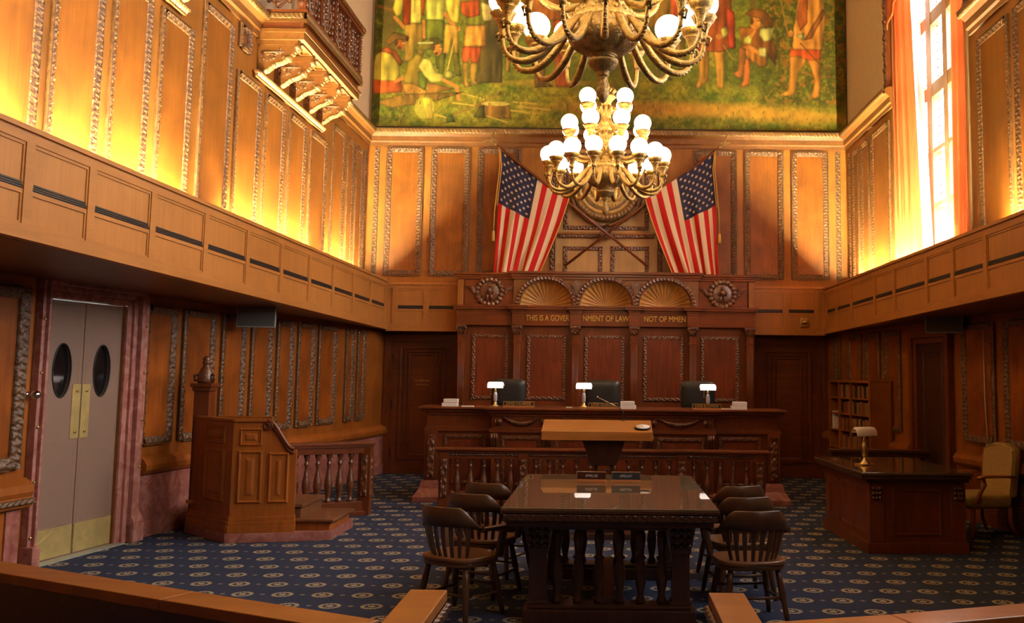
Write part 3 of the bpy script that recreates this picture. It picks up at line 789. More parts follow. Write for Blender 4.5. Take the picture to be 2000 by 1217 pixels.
# stepped base and red plinth
b = MB()
for (e, z0, z1) in ((.03, .16, .20), (.015, .20, .24), (.04, .09, .16)):
    for (p, q) in ((A_, B_), (B_, C_), (C_, D_)):
        pv = Vector((*p, 0)); qv = Vector((*q, 0)); d = (qv-pv).normalized(); n = Vector((d.y, -d.x, 0)); pp = pv+n*e-d*e*.3; qq = qv+n*e+d*e*.3
        wall_seg(b, (pp.x, pp.y), (qq.x, qq.y), z0, z1, .10)
b.box(-3.08, -2.68, 9.72, 10.45, .09, .17); b.build('base', M['witness'], ws, bev=.004)
MB().prism([(-4.24, 10.05), (-3.60, 9.44), (-2.98, 9.575), (-2.65, 9.70), (-2.65, 10.5), (-4.24, 10.7)], 0, .09).build('plinth', M['marble'], ws, bev=.004)
MB().box(-3.12, -2.63, 9.68, 10.48, .17, .20).box(-3.3, -2.95, 9.72, 10.48, .30, .34).box(-3.3, -2.97, 9.74, 10.45, .17, .30).build('step', M['chairseat'], ws, bev=.01)
# tall back post with finial
pt = MB(); px_, py_ = -4.13, 10.12
pt.box(px_-.08, px_+.08, py_-.08, py_+.08, .09, 1.46)
pt.box(px_-.11, px_+.11, py_-.11, py_+.11, 1.46, 1.50).box(px_-.095, px_+.095, py_-.095, py_+.095, 1.42, 1.46)
pt.build('post', M['mahog'], ws, bev=.006)
fn = MB(); fn.lathe([(.075, 0), (.085, .02), (.08, .06), (.07, .11), (.045, .16), (.03, .18), (.035, .20), (.042, .215), (.03, .23), (.04, .245), (.03, .265), (.012, .28)], (px_, py_, 1.50), 20, mod=lambda a, z: .06*cos(8*a))
for s in (-1, 1): fn.tube([(px_+s*.05, py_-.03, 1.52), (px_+s*.10, py_-.03, 1.53), (px_+s*.105, py_-.03, 1.58), (px_+s*.07, py_-.03, 1.585)], .014, 8)
fn.build('finial', M['mahog_carved'], ws)

# ================================================================ LOW BALUSTRADE NEXT TO THE WITNESS STAND
BAL = [(.030, 0), (.034, .015), (.024, .03), (.020, .05), (.032, .10), (.040, .15), (.036, .20), (.026, .25), (.017, .30), (.015, .33), (.024, .345), (.024, .36), (.016, .37), (.020, .40), (.030, .42), (.030, .44)]
def baluster(mb, x, y, z0, h, k=1.0):
    mb.lathe([(r*k, z*h/.44) for r, z in BAL], (x, y, z0), 12)
jb = thing('side_balustrade', 'low dark wooden balustrade with turned balusters right of the witness stand', 'balustrade', (-3.1, 11.2, 0))
p, q = Vector((-3.55, 10.95, 0)), Vector((-2.74, 11.42, 0)); d = (q-p).normalized(); n = Vector((d.y, -d.x, 0))
def seg(mb, off, z0, z1, t, e0=0, e1=0):
    a_ = p-d*e0+n*off; b_ = q+d*e1+n*off; lo = [a_, b_, b_-n*t, a_-n*t]
    mb.hexa([(v.x, v.y, z0) for v in lo], [(v.x, v.y, z1) for v in lo])
m = MB(); seg(m, .09, .795, .83, .18, 0, .07); seg(m, .075, .77, .795, .15, 0, .05); seg(m, .06, .70, .77, .12, 0, .0); m.build('top_rail', M['mahogx'], jb, bev=.005)
m = MB(); seg(m, .06, .0, .16, .12, 0, 0); seg(m, .075, 0, .05, .15); m.build('bottom_rail', M['mahogx'], jb, bev=.005)
for k in range(6):
    c_ = p+d*(.12+k*.125); b1 = MB(); baluster(b1, c_.x, c_.y, .16, .54, 1.15); b1.build('baluster', M['mahog_carved'], jb)
e = q-d*.02; m = MB(); m.box(e.x-.07, e.x+.07, e.y-.07, e.y+.07, 0, .77); m.build('end_post', M['mahog'], jb, bev=.005)
m = MB().carve((e.x, e.y-.07, .22), (e.x, e.y-.07, .68), (.08, 0, 0), (0, -1, 0), pitch=.09, base=.01, amp=.02).carve((e.x+.07, e.y, .22), (e.x+.07, e.y, .68), (0, .08, 0), (1, 0, 0), pitch=.09, base=.01, amp=.02)
m.build('carving', M['mahog_carved'], jb)

# ================================================================ LOUDSPEAKERS UNDER THE GALLERY
def speaker(loc, rz, tilt, label):
    t = thing('loudspeaker', label, 'loudspeaker', (0, 0, 0), 'grey loudspeakers under the gallery')
    m = MB().prism([(0, 0), (.24, .05), (.26, .24), (0, .26)], -.21, .21, 0)
    m.xf = None; m.build('cabinet', M['speakerside'], t, bev=.008)
    f = MB(); f.hexa([(-.20, .0, .01), (.20, .0, .01), (.20, -.012, .25), (-.20, -.012, .25)], [(-.20, .01, .01), (.20, .01, .01), (.20, .01, .25), (-.20, .01, .25)]); f.build('grille', M['speaker'], t, bev=.004)
    b = MB().box(-.05, .05, .18, .24, .2, .42).build('bracket', M['black'], t)
    t.location = loc; t.rotation_euler = (tilt, 0, rz)
    return t
speaker((-3.97, 11.05, 2.12), .30, .1, 'grey loudspeaker under the left gallery above the witness stand')
s2 = speaker((3.98, 11.45, 2.16), -.35, .1, 'dark loudspeaker under the right gallery near the doorway')

# ================================================================ CARVED SCREEN BEHIND THE BENCH
YS = 15.2
rs = thing('bench_screen', 'tall carved mahogany screen with three shell niches behind the judges bench', 'carved screen', (0, 15.6, 0))
m = MB(); m.box(-2.33, 2.33, YS+.06, YB-.52, 0, 2.40); m.box(-2.33, 2.33, YS+.45, YB-.02, 2.40, 3.10)
m.box(-2.33, -1.44, YS+.06, YS+.5, 2.66, 3.10).box(1.44, 2.33, YS+.06, YS+.5, 2.66, 3.10).box(-2.33, 2.33, YS+.06, YS+.5, 2.40, 2.66)
m.build('body', M['mahog'], rs)
# front of the niche storey with three arched openings
RN = .405; NC = [-.94, 0.0, .93]; Z0, Z1 = 2.69, 3.10
m = MB(); xs = sorted(set([-1.45+2.9*k/290 for k in range(291)] + [c+s*RN for c in NC for s in (-1, 1)]))
def zl(x, e):
    for c in NC:
        t = x-c
        if abs(t) < RN-1e-6: return Z0+sqrt(RN*RN-t*t)*.98
    return Z0
for a_, b_ in zip(xs[:-1], xs[1:]):
    za, zb_ = zl(a_+1e-5, 0), zl(b_-1e-5, 0)
    m._add([(a_, YS, za), (b_, YS, zb_), (b_, YS, Z1), (a_, YS, Z1), (a_, YS+.06, za), (b_, YS+.06, zb_)], [(0, 1, 2, 3), (0, 4, 5, 1)])
m._add([(-1.45, YS, Z0), (-1.45, YS+.5, Z0), (-1.45, YS+.5, Z1), (-1.45, YS, Z1)], [(0, 1, 2, 3)]); m._add([(1.45, YS, Z0), (1.45, YS+.5, Z0), (1.45, YS+.5, Z1), (1.45, YS, Z1)], [(0, 1, 2, 3)])
m.build('niche_front', M['oak_dark'], rs)
for c in NC:
    m = MB(); NA, NRR = 96, 14
    def fn(u, v):
        a = pi*u; r = .02+RN*1.0*v
        rip = .020*(1-abs(sin(a*16)))*min(1, v*1.6)
        dep = .20*sqrt(max(0, 1-v*v))+.005
        return (c+r*cos(a), YS+.02+dep-rip*1.6, Z0+r*sin(a)*.98+.001)
    m.grid(fn, NA, NRR)
    m.build('shell_niche', M['shell'], rs)
    # carved arch band around it
    m = MB(); W_ = 8; N_ = 150
    def fa(u, v):
        a = pi*u; q = 2*v-1; r = RN+.005+.075*v
        h = 0 if abs(q) > .98 else .02+.02*abs(sin(a*24+1.2*abs(q)))
        return (c+r*cos(a), YS-h, Z0+r*sin(a)*.98)
    m.grid(fa, N_, W_); m.build('arch_moulding', M['mahog_carved'], rs)
for xk in (-.47, .465):
    m = MB().prism([(xk-.075, 3.02), (xk-.05, 3.06), (xk, 3.085), (xk+.05, 3.06), (xk+.075, 3.02), (xk+.03, 2.85), (xk-.03, 2.85)], YS-.03, YS, 1)
    m.prism([(xk-.045, 3.01), (xk, 3.05), (xk+.045, 3.01), (xk+.015, 2.88), (xk-.015, 2.88)], YS-.055, YS-.03, 1)
    m.build('keystone', M['mahog_carved'], rs, bev=.005)
# side blocks of the upper storey with winged medallions
for sg in (-1, 1):
    xc = sg*1.83
    MB().box(min(sg*1.46, sg*2.22), max(sg*1.46, sg*2.22), YS+.04, YS+.07, 2.70, 3.09).build('medallion_panel', M['mahogx'], rs)
    MB().box(min(sg*2.24, sg*2.33), max(sg*2.24, sg*2.33), YS+.02, YS+.07, 2.68, 3.09).build('corner_strip', M['oak_wall'], rs, bev=.006)
    md = MB()
    def ft(u, v):
        a = 2*pi*u; b_ = 2*pi*v; rr = .195+.042*cos(b_)*(1+.25*sin(a*18)); return (xc+rr*cos(a), YS+.03-.03*sin(b_)*(1+.3*sin(a*18)), 2.90+rr*sin(a))
    md.grid(ft, 110, 10)
    md.sphere((xc, YS+.05, 2.90), .17, 28, 14, (1, .22, 1))
    # figure inside
    md.sphere((xc, YS, 2.99), .028, 12, 8).tube([(xc, YS+.01, 2.97), (xc, YS+.005, 2.93), (xc+.005, YS+.01, 2.86)], [.03, .045, .035], 10)
    for s in (-1, 1):
        md.tube([(xc+s*.03, YS+.01, 2.95), (xc+s*.07, YS+.01, 2.92), (xc+s*.05, YS, 2.87)], [.018, .015, .012], 8)
        md.tube([(xc+s*.018, YS+.01, 2.87), (xc+s*.035, YS+.01, 2.81), (xc+s*.03, YS+.01, 2.77)], [.024, .018, .014], 8)
        for k in range(5):
            z = 2.965-.022*k
            md.tube([(xc+s*.22, YS+.02, z-.01), (xc+s*(.30-.008*k), YS+.015, z+.012), (xc+s*(.385-.03*k), YS+.02, z+.02-.006*k)], [.014, .013, .004], 8)
    md.build('winged_medallion', M['mahog_carved'], rs)
# cornices
def step_cornice(name, x0, x1, z0, z1, y, steps, mat='mahogx'):
    m = MB(); n_ = len(steps)
    for i, e in enumerate(steps): m.box(x0-e, x1+e, y-e, YB-.05, z0+(z1-z0)*i/n_, z0+(z1-z0)*(i+1)/n_)
    return m.build(name, M[mat], rs, bev=.004)
step_cornice('top_cornice', -2.33, 2.33, 3.10, 3.20, YS+.05, (.02, .035, .06))
step_cornice('top_cornice', -1.46, 1.46, 3.10, 3.225, YS, (.02, .04, .07))
step_cornice('middle_cornice', -2.33, 2.33, 2.555, 2.69, YS+.02, (.01, .02, .05, .06))
for x in (-1.375, -.47, .445, 1.36):
    m = MB()
    for i, e in enumerate((0, .012, .05, .06)): m.box(x-.09-e, x+.09+e, YS-.08-e, YS+.1, 2.555+.135*i/4, 2.555+.135*(i+1)/4)
    m.box(x-.085, x+.085, YS-.07, YS+.1, 2.38, 2.555); m.build('cornice_block', M['mahogx'], rs, bev=.004)
MB().box(-2.33, 2.33, YS, YS+.08, 2.43, 2.555).box(-2.34, 2.34, YS-.02, YS+.08, 2.375, 2.405).box(-2.33, 2.33, YS-.01, YS+.08, 2.405, 2.43).build('frieze', M['mahogx'], rs)
for body, xa, xb in (('THIS IS A GOVER', -1.25, -.57), ('NMENT OF LAW', -.36, .36), ('NOT OF MMEN', .60, 1.25)):
    text(body, .125, M['gold'], rs, ((xa+xb)/2, YS-.002, 2.492), width=xb-xa, name='gilt_inscription', ext=.004)
for x in (-2.24, -1.375, -.47, .445, 1.36, 2.245):
    m = MB(); m.box(x-.055, x+.055, YS-.06, YS+.06, .1, 2.24)
    for k in range(5): m.tube([(x-.04+.02*k, YS-.06, .5), (x-.04+.02*k, YS-.06, 2.2)], .008, 6)
    m.box(x-.07, x+.07, YS-.075, YS+.06, .1, .52).box(x-.065, x+.065, YS-.07, YS+.06, 2.10, 2.125)
    pl = m.build('pilaster', M['mahog'], rs)
    c = MB(); c.box(x-.085, x+.085, YS-.10, YS+.05, 2.345, 2.375)
    c.hexa([(x-.055, YS-.065, 2.23), (x+.055, YS-.065, 2.23), (x+.055, YS, 2.23), (x-.055, YS, 2.23)], [(x-.075, YS-.09, 2.345), (x+.075, YS-.09, 2.345), (x+.075, YS, 2.345), (x-.075, YS, 2.345)])
    for s in (-1, 1):
        c.tube([(x+s*.035, YS-.08, 2.25), (x+s*.06, YS-.09, 2.29), (x+s*.075, YS-.10, 2.33), (x+s*.055, YS-.105, 2.345), (x+s*.045, YS-.10, 2.32)], [.014, .014, .015, .013, .010], 8)
    for k in range(5): c.sphere((x-.05+.025*k, YS-.08, 2.26+.03*(k % 2)), .016, 8, 6)
    c.build('capital', M['mahog_carved'], pl)
for (xa, xb) in ((-2.08, -1.53), (-1.22, -.62), (-.32, .29), (.60, 1.21), (1.50, 2.08)):
    MB().box(xa, xb, YS+.045, YS+.06, 1.24, 2.22).build('flame_panel', M['mahog_field'], rs)
    m = MB().frame((0, YS+.06, 0), XA, ZA, (0, -1, 0), xa-.01, xb+.01, 1.22, 2.235, w=.058, pitch=.045, base=.014, amp=.016, kind='leaf', step=.009)
    m.build('carved_frame', M['mahog_carved'], rs)

# ================================================================ JUDGES BENCH
jb2 = thing('judges_bench', 'long dark mahogany judges bench with projecting carved centre and red marble feet', 'judges bench', (0, 13.0, 0))
m = MB(); m.box(-2.41, 2.36, 12.64, 13.35, 1.165, 1.195).box(-1.53, 1.48, 12.44, 12.7, 1.165, 1.195)
m.box(-2.37, 2.32, 12.68, 13.3, 1.13, 1.165).box(-1.49, 1.44, 12.48, 12.7, 1.13, 1.165); m.build('counter_top', M['mahogx'], jb2, bev=.006)
m = MB(); m.box(-2.30, 2.25, 12.74, 13.2, .1, 1.13).box(-1.44, 1.39, 12.54, 12.8, .1, 1.13)
for z0, z1, e in ((.88, .92, .03), (.92, .94, .015), (1.09, 1.13, .02)):
    m.box(-2.30-e, 2.25+e, 12.74-e, 12.9, z0, z1).box(-1.44-e, 1.39+e, 12.54-e, 12.7, z0, z1)
m.build('body', M['mahog'], jb2, bev=.004)
struct(MB().box(-2.3, 2.3, 13.36, 15.18, 0, .35).build('trim_21', M['carpet']), 'raised platform behind the bench')
# carved garland panels on the centre frieze and consoles
for x0, x1 in ((-1.42, -.70), (.55, 1.37), (-.68, .53)):
    g = MB(); xm = (x0+x1)/2; w = (x1-x0)/2-.14; Y = 12.53
    pts = [(xm-w+2*w*k/30, Y-.012, 1.075-.075*(1-((k-15)/15)**2)) for k in range(31)]
    g.tube(pts, [.012+.018*(1-((k-15)/15)**2)*(1+.35*sin(k*2.6)) for k in range(31)], 10)
    for k in range(0, 31, 2): g.sphere((pts[k][0], Y-.028, pts[k][2]+.01*sin(k*3)), .013, 8, 6)
    for s in (-1, 1):
        xx = xm+s*(w+.06); g.sphere((xx, Y-.01, 1.02), .042, 14, 8, (1, .6, 1)).sphere((xx, Y-.035, 1.02), .018, 8, 6)
        g.tube([(xx+s*.045, Y-.01, 1.06), (xx+s*.06, Y-.02, 1.02), (xx+s*.045, Y-.01, .97)], .012, 6)
    g.build('garland_carving', M['mahog_carved'], jb2)
for x in (-1.40, -.73, .58, 1.35):
    c = MB(); c.prism([(12.54, .88), (12.47, .87), (12.46, .82), (12.49, .75), (12.52, .68), (12.54, .60)], x-.05, x+.05, 0)
    for s in (-.03, 0, .03): c.tube([(x+s, 12.468, .87), (x+s, 12.455, .82), (x+s, 12.485, .75), (x+s, 12.515, .68)], .009, 6)
    c.build('console', M['mahog_carved'], jb2)
for (xa, xb, Y) in ((-2.08, -1.52, 12.74), (1.47, 2.03, 12.74), (-1.32, -.80, 12.54), (-.64, .49, 12.54), (.66, 1.28, 12.54)):
    MB().frame((0, Y, 0), XA, ZA, (0, -1, 0), xa, xb, .2, .84, w=.05, pitch=.05, base=.012, amp=.012).build('carved_frame', M['mahog_carved'], jb2)
    MB().box(xa+.08, xb-.08, Y-.008, Y, .28, .76).build('panel', M['mahog_field'], jb2)
for sg, x in ((-1, -2.23), (1, 2.18)):
    m = MB(); m.box(x-.08, x+.08, 12.66, 12.8, .26, .88)
    m.build('corner_pilaster', M['mahog'], jb2, bev=.004)
    MB().carve((x, 12.66, .30), (x, 12.66, .84), (.10, 0, 0), (0, -1, 0), pitch=.10, base=.012, amp=.026, step=.01).build('pilaster_carving', M['mahog_carved'], jb2)
    f = MB(); 
    prof = [(0.10, .26), (.115, .22), (.13, .16), (.17, .10), (.20, .06), (.20, 0)]
    for (e0, z0), (e1, z1) in zip(prof[:-1], prof[1:]):
        f.hexa([(x-e1, 12.70-e1*.8, z1), (x+e1, 12.70-e1*.8, z1), (x+e1, 12.95, z1), (x-e1, 12.95, z1)], [(x-e0, 12.70-e0*.8, z0), (x+e0, 12.70-e0*.8, z0), (x+e0, 12.95, z0), (x-e0, 12.95, z0)])
    f.build('marble_foot', M['marble'], jb2)
MB().box(-2.3, 2.25, 12.70, 12.9, 0, .12).box(-1.46, 1.41, 12.50, 12.75, 0, .12).build('plinth', M['marble'], jb2, bev=.004)

# ---- judges chairs
def judge_chair(x, label):
    t = thing('judge_chair', label, 'chair', (x, 13.75, .35), 'black leather judges chairs'); x0, y0, z0 = x, 13.75, .35
    def cushion(name, za, zb_, yb, th, w):
        m = MB()
        def fn(u, v):
            a = 2*pi*u; ca, sa = cos(a), sin(a); e = .28
            px_ = x0+w*abs(ca)**e*(1 if ca > 0 else -1); pz = (za+zb_)/2+(zb_-za)/2*abs(sa)**e*(1 if sa > 0 else -1)
            k = 1-(1-v)**3 if v < 1 else 1
            return (x0+(px_-x0)*v, y0+yb+ (-th*(1-v**6)), (za+zb_)/2+(pz-(za+zb_)/2)*v)
        m.grid(fn, 48, 10)
        def fb(u, v): q = fn(u, 1-v); return (q[0], y0+yb+(th*.6*(1-(1-v)**6)), q[2])
        m.grid(fb, 48, 6)
        return m.build(name, M['blackleather'], t)
    cushion('backrest', z0+.78, z0+1.20, .28, .05, .245); cushion('lumbar_cushion', z0+.46, z0+.79, .27, .05, .24)
    m = MB().box(x0-.25, x0+.25, y0-.24, y0+.26, z0+.40, z0+.50); m.build('seat', M['blackleather'], t, bev=.03)
    for s in (-1, 1):
        MB().tube([(x0+s*.27, y0+.22, z0+.45), (x0+s*.29, y0+.2, z0+.62), (x0+s*.29, y0-.12, z0+.64), (x0+s*.27, y0-.14, z0+.45)], .02, 8).build('armrest', M['blackleather'], t)
    m = MB().lathe([(.03, .08), (.03, .40)], (x0, y0, z0), 12)
    for k in range(5):
        a = k*2*pi/5; m.tube([(x0, y0, z0+.10), (x0+.28*cos(a), y0+.28*sin(a), z0+.06)], [.03, .018], 8).sphere((x0+.28*cos(a), y0+.28*sin(a), z0+.03), .03, 8, 6)
    m.build('swivel_base', M['black'], t)
judge_chair(-1.385, 'black leather judges chair behind the left end of the bench')
judge_chair(-.03, 'black leather judges chair at the centre of the bench')
judge_chair(1.33, 'black leather judges chair behind the right end of the bench')

# ---- banker lamps
def lamp(shade='whiteglass', stem='crystal'):
    t = thing('desk_lamp', 'lamp', 'lamp', (0, 0, 0)); t.scale = (.88, .9, .92)
    m = MB().box(-.075, .075, -.06, .06, 0, .012).lathe([(.055, .012), (.045, .025), (.028, .04), (.022, .055), (.018, .07)], n=16); m.build('base', M['brass'], t, bev=.002)
    MB().lathe([(.018, .07), (.028, .09), (.030, .16), (.026, .19), (.016, .215)], n=8).build('stem', M[stem], t)
    MB().lathe([(.018, .213), (.022, .225), (.012, .25), (.007, .275)], n=12).tube([(-.05, 0, .305), (-.045, 0, .285), (-.02, 0, .275), (0, 0, .274), (.02, 0, .275), (.045, 0, .285), (.05, 0, .305)], .005, 8).tube([(-.135, 0, .305), (.135, 0, .305)], .006, 8).build('bracket', M['brass'], t)
    m = MB()
    sec = [(-.055, .265), (-.057, .28), (-.045, .325), (-.02, .35), (.02, .352), (.045, .33), (.052, .30), (.046, .30), (.04, .325), (.016, .344), (-.016, .342), (-.039, .32), (-.051, .28), (-.05, .265)]
    k = len(sec); vs = []
    for x, q in ((-.118, 1.0), (-.100, 1.0), (.100, 1.0), (.118, 1.0)):
        e = .82 if abs(x) > .11 else 1
        vs += [(x, y*e, .265+(z-.265)*e) for y, z in sec]
    fs = [(j*k+i, j*k+(i+1) % k, (j+1)*k+(i+1) % k, (j+1)*k+i) for j in range(3) for i in range(k)]
    m._add(vs, fs, True); m._add(vs[:k], [tuple(range(k))]); m._add(vs[3*k:], [tuple(range(k))])
    m.build('lamp_shade', M[shade], t)
    MB().tube([(-.06, -.02, .30), (-.06, -.025, .18)], .0025, 6).sphere((-.06, -.025, .175), .007, 8, 6).build('pull_chain', M['brass'], t)
    return t
l0 = lamp(); place(l0, (-1.43, 12.80, 1.195), 0, 'lit banker lamp with white shade at the left of the bench', 'banker lamps on the judges bench')
l1 = copy_tree(l0); place(l1, (-.275, 12.80, 1.195), 0, 'lit banker lamp with white shade at the centre of the bench')
l2 = copy_tree(l0); place(l2, (1.345, 12.80, 1.195), 0, 'lit banker lamp with white shade at the right of the bench')
# ---- name plates
def nameplate(x, y, z, w, body, label, face='black', letters='gold', border='gold', base='signbase', rz=0, h=.075, grp='name plates on the judges bench', name='name_plate', th=.045):
    t = thing(name, label, 'name plate', (x, y, z), grp)
    MB().box(x-w/2, x+w/2, y-.02, y+.03, z, z+.022).build('stand', M[base], t, bev=.002)
    MB().box(x-w/2, x+w/2, y-.012, y+.008, z+.02, z+h).build('plate', M[border], t, bev=.001)
    MB().box(x-w/2+.006, x+w/2-.006, y-.014, y-.010, z+.025, z+h-.006).build('face', M[face], t)
    text(body, th, M[letters], t, (x, y-.0145, z+.022+(h-.026)/2), width=w*.82, ext=.001)
    t.rotation_euler = (0, 0, rz); return t
nameplate(-1.115, 12.70, 1.195, .40, 'JUDGE CALABRESE', 'black and gold name plate in front of the left judges chair')
nameplate(-.02, 12.52, 1.195, .38, 'JUDGE CELEBREZZE', 'black and gold name plate in front of the centre judges chair')
nameplate(1.30, 12.52, 1.195, .37, 'JUDGE BLACKMON', 'black and gold name plate in front of the right judges chair')
# ---- paper pads, two to a stack
def pads(x, y, z, where, dx=.012):
    for k, (o_, w) in enumerate(((0, .20), (dx, .18))):
        zz = z+.05*k
        m = MB().box(x-w/2+o_, x+w/2+o_, y-.07, y+.07, zz, zz+.048)
        o = m.build('paper_pad', M['paper'], None, bev=.003); tag(o, '%s white paper pad of the stack %s' % (('lower', 'upper')[k], where), 'paper pad', 'stacked paper pads on the bench'); rebase(o, (x, y, zz))
pads(-2.02, 12.82, 1.195, 'at the left end of the bench'); pads(.30, 12.55, 1.195, 'beside the centre name plate', -.01); pads(1.75, 12.82, 1.195, 'at the right end of the bench')
for (x, y, w, lab, mt) in ((-1.78, 12.74, .15, 'flat white note sheet left of the left bench lamp', 'paper'), (1.58, 12.78, .12, 'cream paper slip right of the right name plate', 'glassshade'), (-.46, 12.74, .08, 'small pale slip left of the centre lamp', 'glassshade')):
    o = MB().box(x-w/2, x+w/2, y-.05, y+.05, 1.195, 1.207).build('loose_paper', M[mt]); tag(o, lab, 'paper'); rebase(o, (x, y, 1.195))

# ================================================================ FRONT BALUSTRADE
fb = thing('bench_balustrade', 'dark carved balustrade with turned balusters in front of the judges bench', 'balustrade', (0, 11.95, 0))
MB().box(-2.05, 2.0, 11.86, 12.08, .70, .73).box(-2.02, 1.97, 11.89, 12.05, .67, .70).build('top_rail', M['mahogx'], fb, bev=.006)
MB().box(-2.0, 1.95, 11.92, 12.02, .60, .67).build('frieze_rail', M['mahogx'], fb, bev=.003)
MB().carve((-2.0, 11.92, .655), (1.95, 11.92, .655), (0, 0, .03), (0, -1, 0), pitch=.045, base=.004, amp=.014, kind='rope').build('carved_strip', M['mahog_carved'], fb)
MB().box(-2.0, 1.95, 11.90, 12.04, 0, .13).build('bottom_rail', M['mahog'], fb, bev=.004)
posts = [-1.93, -.98, -.02, .94, 1.88]
for x in posts:
    MB().box(x-.06, x+.06, 11.89, 12.05, .0, .67).build('post', M['mahog'], fb, bev=.004)
    MB().carve((x, 11.89, .15), (x, 11.89, .60), (.09, 0, 0), (0, -1, 0), pitch=.08, base=.01, amp=.028).build('post_carving', M['mahog_carved'], fb)
for a_, b_ in zip(posts[:-1], posts[1:]):
    for k in range(5):
        x = a_+.15+(b_-a_-.30)*k/4; m = MB(); baluster(m, x, 11.97, .13, .47, 1.25); m.build('baluster', M['mahog_carved'], fb)

# ================================================================ LECTERN
LY = 9.9
k = LY/11
lc = thing('lectern', 'wide wooden lectern with sloping top on a dark pedestal', 'lectern', (-.03, LY, 0))
xa, xb = at(1058, 850, LY).x, at(1275, 850, LY).x
zf1, zf0 = at(1165, 843, LY).z, at(1165, 861, LY).z
yb_ = LY+.42; zbk = at(1165, 820, yb_).z
x2a, x2b = at(1062, 820, yb_).x, at(1271, 820, yb_).x
xa = (xa+x2a)/2; xb = (xb+x2b)/2
m = MB(); m.hexa([(xa, LY, zf0), (xb, LY, zf0), (xb, yb_, zf0), (xa, yb_, zf0)], [(xa, LY, zf1), (xb, LY, zf1), (xb, yb_, zbk), (xa, yb_, zbk)])
m.build('reading_desk', M['rail'], lc, bev=.006)
xm = at(1179, 880, LY).x
m = MB(); m.hexa([(xm-.13, LY+.10, .72), (xm+.13, LY+.10, .72), (xm+.13, LY+.32, .72), (xm-.13, LY+.32, .72)], [(xm-.22, LY+.06, zf0), (xm+.22, LY+.06, zf0), (xm+.22, LY+.36, zf0), (xm-.22, LY+.36, zf0)])
m.box(xm-.10, xm+.10, LY+.12, LY+.30, .1, .74); m.build('pedestal', M['darkwood'], lc, bev=.004)
MB().box(xm-.06, xm+.06, LY+.105, LY+.12, .3, .72).build('pedestal_panel', M['mahog'], lc)
MB().box(xm-.28, xm+.28, LY-.02, LY+.44, 0, .06).box(xm-.18, xm+.18, LY+.06, LY+.36, .06, .11).build('base', M['darkwood'], lc, bev=.006)
MB().box(xm+.02, xm+.075, LY+.095, LY+.105, .66, .675).build('tag_plate', M['steel'], lc)
def slope(y): return zf1+(zbk-zf1)*(y-LY)/(yb_-LY)
mc = thing('microphone', 'thin gooseneck microphone at the back of the lectern', 'microphone', (at(1217, 820, yb_).x, yb_-.02, zbk))
x0 = at(1217, 820, yb_-.02).x; z0 = slope(yb_-.02)
p2 = at(1213, 800, yb_); p3 = at(1168, 776, yb_)
MB().lathe([(.018, 0), (.018, .008), (.008, .014)], (x0, yb_-.02, z0), 12).build('socket', M['black'], mc)
MB().tube([(x0, yb_-.02, z0), (x0+.004, yb_-.02, z0+.05), (x0, yb_-.02, z0+.085), (p2.x-.005, yb_-.02, p2.z+.01)], .005, 8).build('gooseneck', M['black'], mc)
MB().tube([(p2.x-.005, yb_-.02, p2.z+.01), (p3.x, yb_-.02, p3.z)], .0035, 8).sphere((p3.x-.006, yb_-.02, p3.z+.004), .009, 10, 6).build('rod', M['steel'], mc)
q = at(1255, 836, LY+.12); ang = atan2(zbk-zf1, yb_-LY)
ck = thing('round_clock', 'small round white dial lying on the right of the lectern top', 'clock', (q.x, LY+.12, slope(LY+.12)+.003))
MB().lathe([(.074, 0), (.080, .004), (.080, .014), (.075, .018)], (q.x, LY+.12, slope(LY+.12)+.003), 32).build('case', M['black'], ck)
MB().lathe([(.073, .016), (.073, .020)], (q.x, LY+.12, slope(LY+.12)+.003), 32).build('dial', M['paper'], ck)
MB().box(q.x-.003, q.x+.003, LY+.12, LY+.15, slope(LY+.12)+.023, slope(LY+.12)+.025).box(q.x-.02, q.x, LY+.117, LY+.123, slope(LY+.12)+.023, slope(LY+.12)+.025).build('hands', M['black'], ck)
ck.rotation_euler = (ang, 0, 0)
# ================================================================ COUNSEL TABLE
tb = thing('counsel_table', 'large dark carved table with a glass top in the middle of the well', 'table', (.04, 7.45, 0))
x0, x1, y0, y1 = -.66, .745, 6.38, 8.50; ZT = .78
MB().box(x0, x1, y0, y1, ZT-.012, ZT).build('glass_top', M['glasstop'], tb, bev=.003)
MB().box(x0-.005, x1+.005, y0-.005, y1+.005, ZT-.035, ZT-.012).box(x0+.03, x1-.03, y0+.03, y1-.03, ZT-.12, ZT-.035).build('tabletop', M['darkwoodx'], tb, bev=.004)
m = MB()
for (p, q, n_) in (((x0+.01, y0+.01), (x1-.01, y0+.01), (0, -1, 0)), ((x0+.01, y1-.01), (x0+.01, y0+.01), (-1, 0, 0)), ((x1-.01, y0+.01), (x1-.01, y1-.01), (1, 0, 0)), ((x1-.01, y1-.01), (x0+.01, y1-.01), (0, 1, 0))):
    m.carve((*p, ZT-.062), (*q, ZT-.062), (0, 0, .05), n_, pitch=.030, base=.008, amp=.012, kind='leaf', step=.006)
m.build('carved_edge', M['darkwoodx'], tb)
xa, xb = -.50, .585
